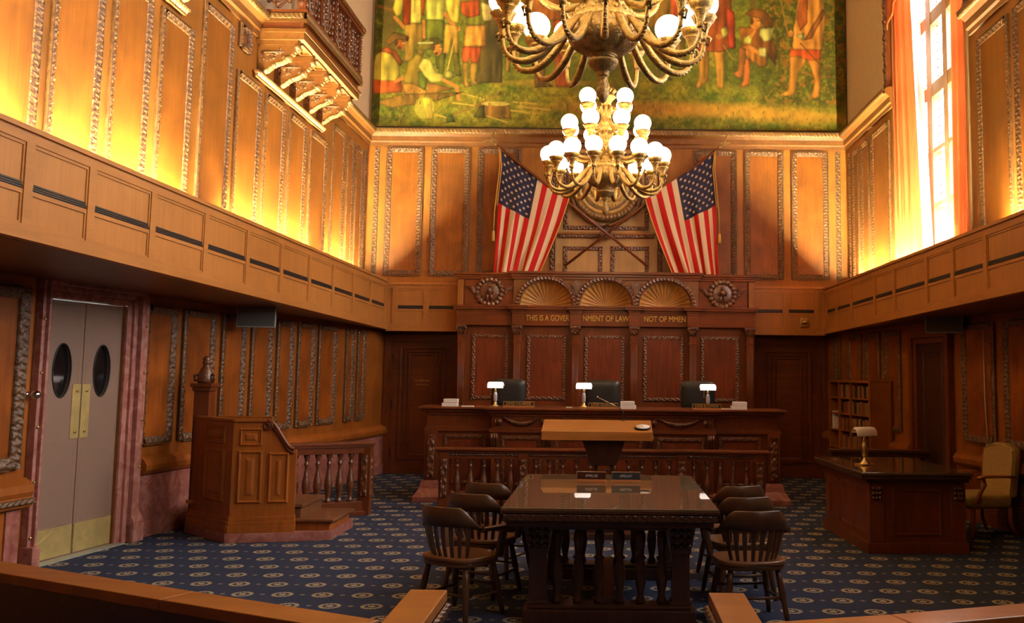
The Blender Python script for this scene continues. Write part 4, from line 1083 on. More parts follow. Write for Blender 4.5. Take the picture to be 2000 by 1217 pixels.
for yy in (6.72, 8.12):
    MB().box(xa, xb, yy-.09, yy+.09, .09, .115).box(xa-.03, xb+.03, yy-.13, yy+.13, 0, .09).build('plinth', M['darkwood'], tb, bev=.006)
    MB().box(xa+.02, xb-.02, yy-.05, yy+.05, .60, .67).build('end_rail', M['darkwood'], tb, bev=.004)
    for x in (xa+.065, xb-.065):
        MB().box(x-.06, x+.06, yy-.06, yy+.06, .115, .47).box(x-.07, x+.07, yy-.07, yy+.07, .115, .14).build('leg', M['darkwood'], tb, bev=.004)
        c = MB(); c.hexa([(x-.065, yy-.07, .45), (x+.065, yy-.07, .45), (x+.065, yy+.07, .45), (x-.065, yy+.07, .45)], [(x-.10, yy-.11, .665), (x+.10, yy-.11, .665), (x+.10, yy+.11, .665), (x-.10, yy+.11, .665)])
        for z, e in ((.50, .01), (.55, .02), (.60, .03)):
            for s in (-.05, 0, .05): c.sphere((x+s, yy-.075-e, z), .022, 8, 6)
        c.build('carved_bracket', M['darkwoodx'], tb)
    for k in range(6):
        x = xa+.19+(xb-xa-.38)*k/5; b = MB()
        b.lathe([(.03, 0), (.035, .02), (.022, .05), (.025, .08), (.035, .13), (.040, .19), (.032, .25), (.025, .285), (.036, .295), (.036, .305), (.022, .315), (.026, .36), (.034, .42), (.030, .46), (.02, .485)], (x, yy, .115), 14)
        b.build('baluster', M['darkwoodx'], tb)
MB().box(xa+.02, xa+.1, 6.72, 8.12, .60, .67).box(xb-.1, xb-.02, 6.72, 8.12, .60, .67).box(.0, .08, 6.72, 8.12, .115, .16).build('side_rail', M['darkwood'], tb)
def sign(x, w, body, label, face, rz):
    t = nameplate(x, 7.9, ZT, w, body, label, face=face, letters='pale', border='steel', rz=rz, h=.085, grp='party signs on the counsel table', name='desk_sign', th=.028)
    for c in t.children:
        if c.name.startswith('lettering'): 
            pass
    return t
sign(-.10, .235, 'APPELLEE', 'left dark red desk sign on the glass table', 'redsign', -.03); sign(.175, .23, 'APPELLANT', 'right black desk sign on the glass table', 'bluegrey', .03)
for t in [o for o in bpy.data.objects if o.name.startswith('desk_sign')]:
    for c in t.children:
        if c.name.startswith('lettering'): c.scale = (.52, 1, 1)

# ================================================================ ARMCHAIRS
def armchair():
    t = thing('wooden_armchair', 'x', 'armchair', (0, 0, 0), 'wooden armchairs round the glass table')
    # local: faces +Y
    m = MB()
    out = []
    for k in range(40):
        a = 2*pi*k/40; c_, s_ = cos(a), sin(a); e = .6
        out.append((.235*abs(c_)**e*(1 if c_ > 0 else -1), .215*abs(s_)**e*(1 if s_ > 0 else -1)))
    m.prism(out, .385, .42); m.build('seat', M['chairseat'], t, bev=.012)
    # skirt under the seat
    MB().prism([(x*.97, y*.97) for x, y in out], .36, .387).build('seat_rim', M['chairwood'], t, bev=.006)
    def arc(th, r=1.0): return Vector((.245*sin(th)*r, -.215*cos(th)*r-.01, 0))
    # crest rail: curved band, tall at the back, falling to the arms
    T = 1.25; N = 44; vs = []
    def band(th):
        a = abs(th); q = min(1, max(0, (a-.55)/(T-.55))); up = .755-.010*(a/T)**2-.125*(q*q*(3-2*q))
        lo = .625 if a < .7 else .625-.02*min(1, (a-.7)/.4)
        lean = 1+.10*(1-a/T)*.5
        return up, min(lo, up-.026), lean
    m = MB(); vs = []; fs = []
    for i in range(N+1):
        th = -T+2*T*i/N; up, lo, le = band(th)
        for (r, z) in ((1.0, lo), (1.085*le, lo), (1.10*le, (lo+up)/2), (1.12*le, up-.006), (1.09*le, up), (1.06*le, up-.006), (1.03, (lo+up)/2)):
            p = arc(th, r); vs.append((p.x, p.y, z))
    for i in range(N):
        for j in range(7):
            fs.append((i*7+j, (i+1)*7+j, (i+1)*7+(j+1) % 7, i*7+(j+1) % 7))
    fs.append(tuple(range(7))); fs.append(tuple(N*7+j for j in range(7))[::-1])
    m._add(vs, fs, True); m.build('crest_rail', M['chairwood'], t)
    for s in (-1, 1):
        e = arc(s*T, 1.04); m = MB()
        pts = [(e.x, e.y-.01), (s*.262, .0), (s*.272, .09), (s*.268, .17), (s*.25, .215)]; wd = [.024, .026, .032, .036, .024]
        vs = []; fs = []
        for (x, y), w in zip(pts, wd):
            vs += [(x-w, y, .592), (x+w, y, .592), (x+w, y, .618), (x-w, y, .618)]
        for i in range(len(pts)-1):
            for j in range(4): fs.append((i*4+j, i*4+(j+1) % 4, (i+1)*4+(j+1) % 4, (i+1)*4+j))
        fs += [(0, 1, 2, 3), (16, 19, 18, 17)]
        m._add(vs, fs); m.build('armrest', M['chairwood'], t, bev=.006)
        MB().hexa([(s*.225-.016, .10, .40), (s*.225+.016, .10, .40), (s*.225+.016, .16, .40), (s*.225-.016, .16, .40)], [(s*.262-.014, .10, .595), (s*.262+.014, .10, .595), (s*.262+.014, .16, .595), (s*.262-.014, .16, .595)]).build('arm_post', M['chairwood'], t, bev=.004)
    for k in range(8):
        th = -.85+1.70*k/7; b = Vector((.20*sin(th)*1.0, -.185*cos(th), .415)); tp = arc(th, 1.05); tp.z = .64
        d = Vector((cos(th), sin(th), 0)); n_ = Vector((-sin(th), cos(th), 0))
        md_ = (b+tp)/2 + n_*(-.012)
        sl = MB(); pr = None
        rings = []
        for p, w in ((b, .010), (b.lerp(md_, .6)*1.0, .013), (md_.lerp(tp, .5), .016), (tp, .014)):
            rings.append([p-d*w-n_*.006, p+d*w-n_*.006, p+d*w+n_*.006, p-d*w+n_*.006])
        for r0, r1 in zip(rings[:-1], rings[1:]): sl.hexa([tuple(v) for v in r0], [tuple(v) for v in r1])
        sl.build('back_slat', M['chairwood'], t)
    legs = {}
    for sx in (-1, 1):
        for sy in (-1, 1):
            top = Vector((sx*.16, sy*.14, .37)); ft = Vector((sx*.215, sy*.20, 0)); legs[sx, sy] = (top, ft)
            pts = [top.lerp(ft, f) for f in (0, .25, .5, .62, .8, 1)]
            MB().tube([tuple(v) for v in pts], [.019, .022, .024, .018, .020, .015], 10).build('leg', M['chairwood'], t)
    st = MB(); P = lambda k_, f: tuple(legs[k_][0].lerp(legs[k_][1], f))
    for sx in (-1, 1): st.tube([P((sx, -1), .58), P((sx, 1), .58)], .010, 8)
    st.tube([P((-1, 1), .45), P((1, 1), .45)], .010, 8); st.tube([P((-1, -1), .52), P((1, -1), .52)], .010, 8)
    st.build('stretcher', M['chairwood'], t)
    return t
ac = armchair()
spots = [(-.97, 6.80, -.55, 'nearest wooden armchair on the left side of the glass table'), (-.91, 7.52, -.42, 'middle wooden armchair on the left side of the glass table'), (-.88, 8.22, -.42, 'farthest wooden armchair on the left side of the glass table'),
         (.985, 6.78, .16, 'nearest wooden armchair on the right side of the glass table'), (1.02, 7.50, .22, 'middle wooden armchair on the right side of the glass table'), (1.06, 8.22, .34, 'farthest wooden armchair on the right side of the glass table')]
for i, (x, y, rz, lab) in enumerate(spots):
    o = ac if i == 0 else copy_tree(ac)
    place(o, (x, y, 0), rz, lab)

# ================================================================ COURTROOM BAR IN THE FOREGROUND
def bar(sg, name, label, pts, gate):
    t = thing(name, label, 'railing', (pts[0][0], pts[0][1], 0), 'foreground bar rails')
    W = .13
    def strip(mb, P, w0, w1, z0, z1):
        # P: list of points (front edge toward the well), offset toward the gallery
        for (a_, b_) in zip(P[:-1], P[1:]):
            pa, pb = Vector((*a_, 0)), Vector((*b_, 0)); n = Vector((pb.y-pa.y, -(pb.x-pa.x), 0)).normalized()
            if n.y > 0: n = -n
            lo = [pa+n*w0, pb+n*w0, pb+n*w1, pa+n*w1]
            mb.hexa([(v.x, v.y, z0) for v in lo], [(v.x, v.y, z1) for v in lo])
    m = MB(); strip(m, pts, 0, W, .915, .95)
    g0, g1 = gate
    m.box(g0[0], g0[1], g1[0], g1[1], .915, .95)
    m.build('cap_rail', M['barwood'], t, bev=.004)
    m = MB(); strip(m, pts, .02, W-.02, .88, .915); strip(m, pts, .04, W-.04, .0, .12); strip(m, pts, .055, W-.055, .12, .88)
    m.box(g0[0]+.02, g0[1]-.02, g1[0]+.0, g1[1]-.02, .88, .915).box(g0[0]+.035, g0[1]-.035, g1[0]+.02, g1[1]-.03, .0, .88)
    m.build('rail_panel', M['darkwood'], t)
    m = MB().carve((g0[1] if sg < 0 else g0[0], g1[0], .895), (g0[1] if sg < 0 else g0[0], g1[1], .895), (0, 0, .03), (-sg, 0, 0), pitch=.05, base=.004, amp=.012, kind='rope')
    m.build('carved_strip', M['darkwoodx'], t)
    return t
bar(-1, 'bar_rail', 'orange topped wooden bar rail across the left foreground', [(-3.9, 4.7), (-2.9, 4.05), (-2.18, 3.61), (-1.29, 3.16), (-.63, 2.83)], ((-.62, -.50), (2.70, 3.22)))
bar(1, 'bar_rail', 'orange topped wooden bar rail across the right foreground', [(.46, 2.85), (.85, 2.96), (1.31, 3.12), (2.1, 3.5), (3.9, 4.6)], ((.34, .455), (2.70, 3.22)))
# ================================================================ CLERK DESK ON THE RIGHT
CD = (2.50, 9.30); cdr = .05
ca_, sa_ = cos(cdr), sin(cdr)
def DX(x, y, z): return (CD[0]+x*ca_-y*sa_, CD[1]+x*sa_+y*ca_, z)
cd = thing('clerk_desk', 'dark panelled desk with glossy top at the right of the room', 'desk', (CD[0], CD[1], 0))
w, dp, zt = .90, 1.5, .755
def dbox(mb, a, b, c, d, e, f): mb.xf = DX; mb.box(a, b, c, d, e, f); return mb
m = MB(DX).box(-.10, w+.06, -.10, dp+.1, zt-.03, zt); m.build('desktop', M['glasstop'], cd, bev=.006)
m = MB(DX).box(-.08, w+.04, -.08, dp+.08, zt-.07, zt-.03).box(-.04, w+.04, -.04, dp+.04, zt-.10, zt-.07); m.build('top_moulding', M['darkwoodx'], cd, bev=.004)
m = MB(DX).carve((-.08, -.08, zt-.05), (w+.04, -.08, zt-.05), (0, 0, .035), (0, -1, 0), pitch=.04, base=.004, amp=.012, kind='rope').carve((-.08, dp+.08, zt-.05), (-.08, -.08, zt-.05), (0, 0, .035), (-1, 0, 0), pitch=.04, base=.004, amp=.012, kind='rope'); m.build('carved_edge', M['darkwoodx'], cd)
m = MB(DX).box(0, w, 0, dp, .08, zt-.10).box(-.03, w+.03, -.03, dp+.03, 0, .10); m.build('body', M['mahog'], cd, bev=.004)
for (x0, x1) in ((.13, w-.13),):
    MB(DX).frame((0, 0, 0), XA, ZA, (0, -1, 0), x0+.08, x1-.08, .16, .60, w=.03, pitch=.5, base=.01, amp=0, step=.03).build('front_panel', M['mahogx'], cd)
for y0 in (.10, .54, .98):
    MB(DX).frame((0, 0, 0), YA, ZA, (-1, 0, 0), y0, y0+.38, .16, .60, w=.03, pitch=.5, base=.01, amp=0, step=.03).build('side_panel', M['mahogx'], cd)
for (x, y) in ((.06, 0), (w-.06, 0)):
    MB(DX).box(x-.07, x+.07, -.02, .03, .10, .64).build('corner_pilaster', M['mahog'], cd, bev=.004)
    m = MB(DX)
    for k in range(3):
        for s in (-.03, 0, .03): m.sphere((x+s, -.025, .60-.045*k), .02, 8, 6)
    m.build('corner_carving', M['mahog_carved'], cd)
l4 = lamp('glassshade', 'brass'); p_ = at(1695, 903, 9.9)
place(l4, (2.63, 9.95, zt), .40, 'brass banker lamp with cream shade on the dark right desk')
for c in l4.children: pass
l4.scale = (1.05, 1.05, 1.08)

# ================================================================ YELLOW ARMCHAIR
yc = thing('upholstered_armchair', 'mustard yellow upholstered armchair with wooden arms by the right wall', 'armchair', (0, 0, 0))
m = MB().box(-.27, .27, -.25, .27, .30, .44); m.build('seat', M['yellowfabric'], yc, bev=.04)
m = MB()
out = [(-.25, 0), (.25, 0), (.26, .40), (.24, .50), (.17, .53), (.08, .555), (-.08, .555), (-.17, .53), (-.24, .50), (-.26, .40)]
vs = [(x, -.24-.10*z, .40+z) for x, z in out]; vb = [(x*.97, -.33-.14*z, .40+z) for x, z in out]; n_ = len(out)
m._add(vs+vb, [tuple(range(n_)), tuple(range(n_, 2*n_))[::-1]]+[(i, n_+i, n_+(i+1) % n_, (i+1) % n_) for i in range(n_)])
m.build('backrest', M['yellowfabric'], yc, bev=.03)
m = MB(); 
for (x, z) in [(o[0]*.94, o[1]*.96+.40) for o in out]: m.sphere((x, -.235-.10*(z-.4), z), .007, 6, 4)
m.tube([(o[0]*.94, -.235-.10*o[1]*.96, o[1]*.96+.40) for o in out[1:]+out[:1]], .004, 5); m.build('nail_trim', M['brass'], yc)
for s in (-1, 1):
    MB().tube([(s*.28, -.27, .62), (s*.30, -.10, .63), (s*.31, .12, .635), (s*.30, .19, .62)], [.02, .022, .026, .022], 10, flat=(1.3, .7)).tube([(s*.30, .13, .62), (s*.29, .10, .55), (s*.275, .17, .44), (s*.27, .2, .36)], [.02, .017, .022, .022], 8).build('armrest', M['witness'], yc)
    for y in (-1, 1):
        MB().tube([(s*.23, y*.22-.01, .31), (s*.235, y*.23-.01, .15), (s*.24, y*(.24 if y > 0 else .30)-.01, 0)], [.026, .022, .018], 8).build('leg', M['witness'], yc)
place(yc, (3.93, 10.45, 0), 1.85)

# ================================================================ RIGHT SIDE: BOOKCASE, DARK RAIL, DOORWAY
bc = thing('bookcase', 'wooden bookcase of law books against the right wall', 'bookcase', (3.62, 13.75, 0))
L = LW(1)
BX = MB(L)
sa, sb = .98, 2.55
m = MB(L).box(sa, sb, .02, .05, 0, 1.55).box(sa, sa+.04, .02, .33, 0, 1.57).box(sb-.05, sb, .02, .35, 0, 1.60).box(sa+.8, sa+.83, .05, .33, 0, 1.55).box(sa-.02, sb, .02, .34, 1.55, 1.58).box(sa+.38, sa+.42, .05, .33, 0, 1.55)
m.build('case', M['cherry_wall'], bc, bev=.003)
zsh = [.08, .34, .60, .86, 1.10, 1.33]
for z in zsh: MB(L).box(sa+.04, sb-.05, .05, .32, z-.02, z).build('shelf', M['cherry_wall'], bc)
nb = 0
for z in zsh[2:]:
    for (s0, s1) in ((sa+.42, sa+.80), (sa+.83, sb-.06)):
        s = s0+.008; bi = 0
        while s < s1-.05:
            w_ = R_.uniform(.04, .06); h_ = R_.uniform(.16, .19); c_ = R_.choice(['book1', 'book2', 'book2', 'book3'])
            o = MB(L).box(s, s+w_-.003, .08, .30, z, z+h_).build('law_book', M[c_], None)
            lv = {.60: 'lowest visible', .86: 'second', 1.10: 'third', 1.33: 'top'}[z]
            tag(o, '%s law book, %s the left end of the %s shelf, %s bay' % ({'book1': 'red', 'book2': 'tan', 'book3': 'black'}[c_], ORD[min(bi, 9)], lv, 'left' if s0 < sa+.5 else 'right'), 'book', 'law books in the bookcase')
            rebase(o, L(s+w_/2, .19, z)); s += w_; nb += 1; bi += 1
o = MB(L).box(sa+.10, sa+.14, .10, .31, .86, 1.12).build('white_binder', M['paper']); tag(o, 'pale binder standing alone at the left of the bookcase', 'binder'); rebase(o, L(sa+.12, .2, .86))
# dark rail in front of the bookcase
dr_ = thing('side_rail', 'long low dark wooden rail behind the right desk', 'railing', (3.4, 12.3, 0))
m = MB().box(2.80, 4.05, 12.22, 12.42, .70, .735).box(2.83, 4.05, 12.25, 12.39, .64, .70).box(2.83, 4.05, 12.28, 12.36, 0, .12); m.build('rail', M['darkwoodx'], dr_, bev=.004)
for k in range(9): m = MB(); baluster(m, 2.98+k*.125, 12.32, .12, .52, .9); m.build('baluster', M['darkwood'], dr_)
MB().box(2.83, 2.93, 12.27, 12.37, 0, .66).build('end_post', M['darkwood'], dr_, bev=.004)
# doorway with a dark opening
m = MB(L); s0, s1 = 3.18, 4.22
for (a_, b_, n1) in ((0, .08, .09), (.08, .15, .06)):
    m.box(s0+a_, s0+b_, 0, n1, 0, 2.22-a_).box(s1-b_, s1-a_, 0, n1, 0, 2.22-a_).box(s0+b_, s1-b_, 0, n1, 2.22-b_, 2.22-a_)
o = m.build('trim_17', M['mahogx'], bev=.005); struct(o, 'wooden doorway surround in the right wall')
d_ = thing('door_2', 'dark door in the right wall', 'door', L(3.7, 0, 0)); del d_['category']; d_['kind'] = 'structure'
MB(L).box(s0+.15, s1-.15, 0, .02, 0, 2.07).build('door_leaf', M['darkwood'], d_)
MB(L).frame(L(0, 0, 0) if 0 else (0, .02, 0), XA, ZA, (0, 1, 0), s0+.25, s1-.25, .2, 1.95, w=.05, pitch=.5, base=.008, amp=0, step=.05).build('door_panel', M['darkwoodx'], d_)
# radiator grille low on the right wall
rg = MB(L).box(5.2, 8.0, .03, .07, .05, .52)
ra = rg.build('radiator_grille', M['darkwood']); tag(ra, 'dark lattice radiator grille low on the right wall', 'radiator grille'); 
m = MB(L)
for k in range(13): m.box(5.22, 7.98, .07, .078, .07+.035*k, .082+.035*k)
for k in range(80): m.box(5.22+.0345*k, 5.232+.0345*k, .07, .076, .06, .51)
rebase(ra, L(6.6, .05, .05)); m.build('lattice', M['mahogx'], ra)
# outlet box and cord near the yellow chair
q_ = L(4.98, .02, .88)
ob = thing('wall_jack', 'small white wall jack beside the yellow armchair', 'wall jack', q_)
MB(L).box(4.95, 4.99, 0, .03, .84, .91).build('jack', M['paper'], ob); MB(L).tube([(4.97, .02, .9), (4.95, .03, 1.4), (4.93, .02, 2.3)], .006, 6).build('cord', M['glassshade'], ob)

# ================================================================ BACK DOORS, SIGN, EMERGENCY LIGHT
def backdoor(n, x0, x1, hinge):
    Y = YB-.01
    m = MB()
    zt_ = 2.24
    for (e0, e1, d) in ((0, .05, .10), (.05, .10, .07), (.10, .13, .04)):
        m.box(x0+e0, x0+e1, YB-d, YB, 0, zt_-e0).box(x1-e1, x1-e0, YB-d, YB, 0, zt_-e0).box(x0+e1, x1-e1, YB-d, YB, zt_-e1, zt_-e0)
    m.box(x0+.0, x1, YB-.02, YB, 0, .001)
    o = m.build('trim_%d' % (16+n), M['mahogx'], bev=.004); struct(o, 'dark wooden frame of a back door')
    d_ = thing('door_%d' % n, 'dark panelled back door', 'door', ((x0+x1)/2, YB-.02, 0)); del d_['category']; d_['kind'] = 'structure'
    lf = MB().box(x0+.13, x1-.13, YB-.03, YB, 0, zt_-.13)
    lo = lf.build('door_leaf', M['mahogx'], d_)
    m = MB()
    for (e, d, w) in ((.25, .045, .03), (.33, .04, .02), (.40, .036, .02)):
        m.frame((0, YB-.03, 0), XA, ZA, (0, -1, 0), x0+e, x1-e, .15+e*.35, 2.22-e*.75, w=w, tilt=.02, pitch=.5, base=.012, amp=0, step=.05)
    m.build('door_panel', M['mahogx'], lo)
    if hinge:
        for z in (.35, 1.1, 1.85): MB().box(x0+.12, x0+.135, YB-.045, YB-.03, z-.07, z+.07).build('hinge', M['black'], lo)
    return d_
d3 = backdoor(3, -3.60, -2.37, True); backdoor(4, 2.37, 3.60, False)
c_ = at(825, 744, YB-.05)
text('NO ADMITTANCE', .045, M['gold'], d3, (c_.x, YB-.034, 1.49), width=.25, name='gilt_notice', ext=.001); text('Push Bell Btn', .04, M['gold'], d3, (c_.x, YB-.034, 1.43), width=.22, name='gilt_notice', ext=.001)
c_ = at(1570, 630, YF-.03)
el = thing('emergency_light', 'small brass spotlight on the back gallery fascia at right', 'spotlight', (c_.x, YF-.03, c_.z))
MB().box(c_.x-.06, c_.x+.05, YF-.055, YF-.03, c_.z-.075, c_.z+.075).build('back_plate', M['brass'], el, bev=.004)
MB().lathe([(.045, 0), (.052, .03), (.05, .055)], (c_.x+.005, YF-.10, c_.z-.03), 20).sphere((c_.x, YF-.09, c_.z+.0), .04, 16, 10).build('lamp_head', M['brass'], el)
# ================================================================ BALCONY ON THE LEFT WALL
def balcony(dy, label, where):
    t = thing('balcony', label, 'balcony', (-3.75, 11.95, 5.0), 'carved balconies on the left wall')
    ya, yb = 10.72, 13.2; X0, X1 = -WU, -3.46
    # sloping ledge moulding on the wall under the brackets
    m = MB().box(X0, X0+.05, ya-.06, yb+.06, 4.93, 4.97).box(X0, X0+.08, ya-.08, yb+.08, 4.97, 5.0); m.build('ledge', M['oak_dark'], t, bev=.004)
    MB().carve((X0+.05, ya-.06, 4.985), (X0+.05, yb+.06, 4.985), (.05, 0, .05), (.7, 0, -.7), pitch=.05, base=.02, amp=.016, kind='rope', step=.01).build('ledge_carving', M['carved_gilt'], t)
    # soffit with coffers, slab and mouldings
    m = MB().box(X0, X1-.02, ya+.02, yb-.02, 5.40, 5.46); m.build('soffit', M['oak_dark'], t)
    n = 5
    pos = [ya+.10+(yb-ya-.2)*k/(n-1) for k in range(n)]
    for k in range(n-1):
        y0, y1 = pos[k]+.10, pos[k+1]-.10
        for (xa, xb) in ((X0+.06, X0+.27), (X0+.33, X1-.07)):
            c = MB(); c.box(xa, xb, y0, y0+.025, 5.375, 5.40).box(xa, xb, y1-.025, y1, 5.375, 5.40).box(xa, xa+.025, y0, y1, 5.375, 5.40).box(xb-.025, xb, y0, y1, 5.375, 5.40)
            c.build('coffer', M['oak_dark'], t)
    # edge stack: fascia, dark band, rope
    for (e, z0, z1, mt) in ((0, 5.38, 5.46, 'oak_dark'), (.02, 5.46, 5.50, 'oak_dark'), (-.015, 5.50, 5.58, 'mahog'), (.03, 5.58, 5.61, 'oak_dark'), (.03, 5.69, 5.72, 'mahog')):
        m = MB().box(X1-.05, X1+e, ya-e, yb+e, z0, z1).box(X0, X1-.05, ya-e, ya+.05, z0, z1).box(X0, X1-.05, yb-.05, yb+e, z0, z1); m.build('moulding', M[mt], t)
    MB().box(X0, X1, ya, yb, 5.60, 5.70).build('slab', M['mahog'], t)
    m = MB().carve((X1+.005, ya-.02, 5.65), (X1+.005, yb+.02, 5.65), (0, 0, .085), (1, 0, 0), pitch=.055, base=.02, amp=.018, kind='rope', step=.01).carve((X0, ya-.005, 5.65), (X1, ya-.005, 5.65), (0, 0, .085), (0, -1, 0), pitch=.055, base=.02, amp=.018, kind='rope', step=.01).carve((X1, yb+.005, 5.65), (X0, yb+.005, 5.65), (0, 0, .085), (0, 1, 0), pitch=.055, base=.02, amp=.018, kind='rope')
    m.build('rope_moulding', M['carved_gilt'], t)
    # scroll brackets
    for y in pos:
        b = MB(); x = X0
        b.box(x, X1-.08, y-.06, y+.06, 5.33, 5.385)
        side = [(0, 5.33), (0, 5.05), (.07, 5.03), (.14, 5.07), (.20, 5.12), (.27, 5.14), (.34, 5.18), (.42, 5.25), (.44, 5.33)]
        b.prism([(x+a, z) for a, z in side], y-.045, y+.045, 1)
        b.build('bracket', M['oak_dark'], t)
        g = MB()
        cur = [(.01, 5.035), (.05, 5.02), (.09, 5.03), (.13, 5.055), (.17, 5.09), (.21, 5.115), (.25, 5.125), (.29, 5.14), (.33, 5.17), (.37, 5.21)]
        for k in range(27):
            i_ = min(8, k//3); f_ = k/3-i_; a = cur[i_][0]*(1-f_)+cur[i_+1][0]*f_; z = cur[i_][1]*(1-f_)+cur[i_+1][1]*f_
            g.sphere((x+a, y, z), .026+.006*abs(sin(k*1.05)), 12, 7, (.8, 1.9, .9))
        for (a, z, r) in ((.345, 5.18, .026), (.45, 5.31, .026)): g.tube([(x+a, y-.065, z), (x+a, y+.065, z)], r, 12)
        for k in range(4): g.sphere((x+.40+.018*k, y, 5.23+.028*k), .022, 8, 6, (1, 1.8, 1))
        g.build('acanthus_scroll', M['carved_gilt'], b and t)
        c = MB()
        for s in (-1, 1):
            c.tube([(x+.04, y+s*.045, 5.25), (x+.31, y+s*.045, 5.25)], .014, 6)
            for k in range(8):
                c.sphere((x+.05+.035*k, y+s*.045, 5.21+.045*sin(k*1.4)), .024, 8, 6, (1, .35, 1)).sphere((x+.05+.03*k, y+s*.045, 5.13+.02*k+.02*sin(k*2.1)), .018, 8, 6, (1, .4, 1))
        c.build('side_carving', M['carved'], t)
    # balustrade: carved openwork panels between posts, rail on top
    posts = [(X1-.04, y) for y in (ya+.03, ya+.65, (ya+yb)/2, yb-.65, yb-.03)]
    for (x, y) in posts:
        MB().box(x-.045, x+.045, y-.045, y+.045, 5.72, 6.36).build('post', M['mahog'], t, bev=.005)
        g = MB()
        for k in range(7): g.sphere((x+.05, y, 5.80+.08*k), .03, 8, 6, (.6, 1, 1.2))
        for k in range(7): g.sphere((x, y+.05, 5.80+.08*k), .03, 8, 6, (1, .6, 1.2)); g.sphere((x, y-.05, 5.80+.08*k), .03, 8, 6, (1, .6, 1.2))
        g.build('post_carving', M['mahog_carved'], t)
    def lattice(p, q):
        p = Vector(p); q = Vector(q); d = q-p; m = MB(); 
        P = lambda f, z: tuple(p+d*f+ZA*z)
        for s in (0, 1):
            for side in (0, 1):
                pts = []
                for k in range(21):
                    f = k/20; pts.append(P(.5+(.42 if s else -.42)*sin(pi*f)*(1 if side else .45), 5.76+.54*f))
                m.tube(pts, .014, 6)
        for k in range(6):
            z = 5.81+.088*k; m.sphere(P(.5, z), .035, 10, 6); m.sphere(P(.22, z+.03), .025, 8, 6); m.sphere(P(.78, z+.03), .025, 8, 6)
        m.build('openwork_panel', M['mahog_carved'], t)
    for a, b in zip(posts[:-1], posts[1:]): lattice((a[0], a[1]+.05, 0), (b[0], b[1]-.05, 0))
    lattice((X0+.02, ya+.03, 0), (X1-.1, ya+.03, 0)); lattice((X0+.02, yb-.03, 0), (X1-.1, yb-.03, 0))
    m = MB(); 
    for (e, z0, z1) in ((.03, 6.30, 6.34), (.05, 6.34, 6.40), (.035, 6.40, 6.43)):
        m.box(X1-.09-e, X1+e, ya-e, yb+e, z0, z1).box(X0, X1, ya-e, ya+.07, z0, z1).box(X0, X1, yb-.07, yb+e, z0, z1)
    m.build('top_rail', M['mahog'], t, bev=.004)
    MB().carve((X1+.05, ya, 6.37), (X1+.05, yb, 6.37), (0, 0, .05), (1, 0, 0), pitch=.05, base=.005, amp=.014, kind='rope').build('rail_carving', M['mahog_carved'], t)
    return t
bal = balcony(0, 'dark carved wooden balcony on gilded scroll brackets at the upper left', '')
b2 = copy_tree(bal); b2.location.y -= 4.45; b2['label'] = 'nearer carved balcony, only its moulding end shows at the top left edge'

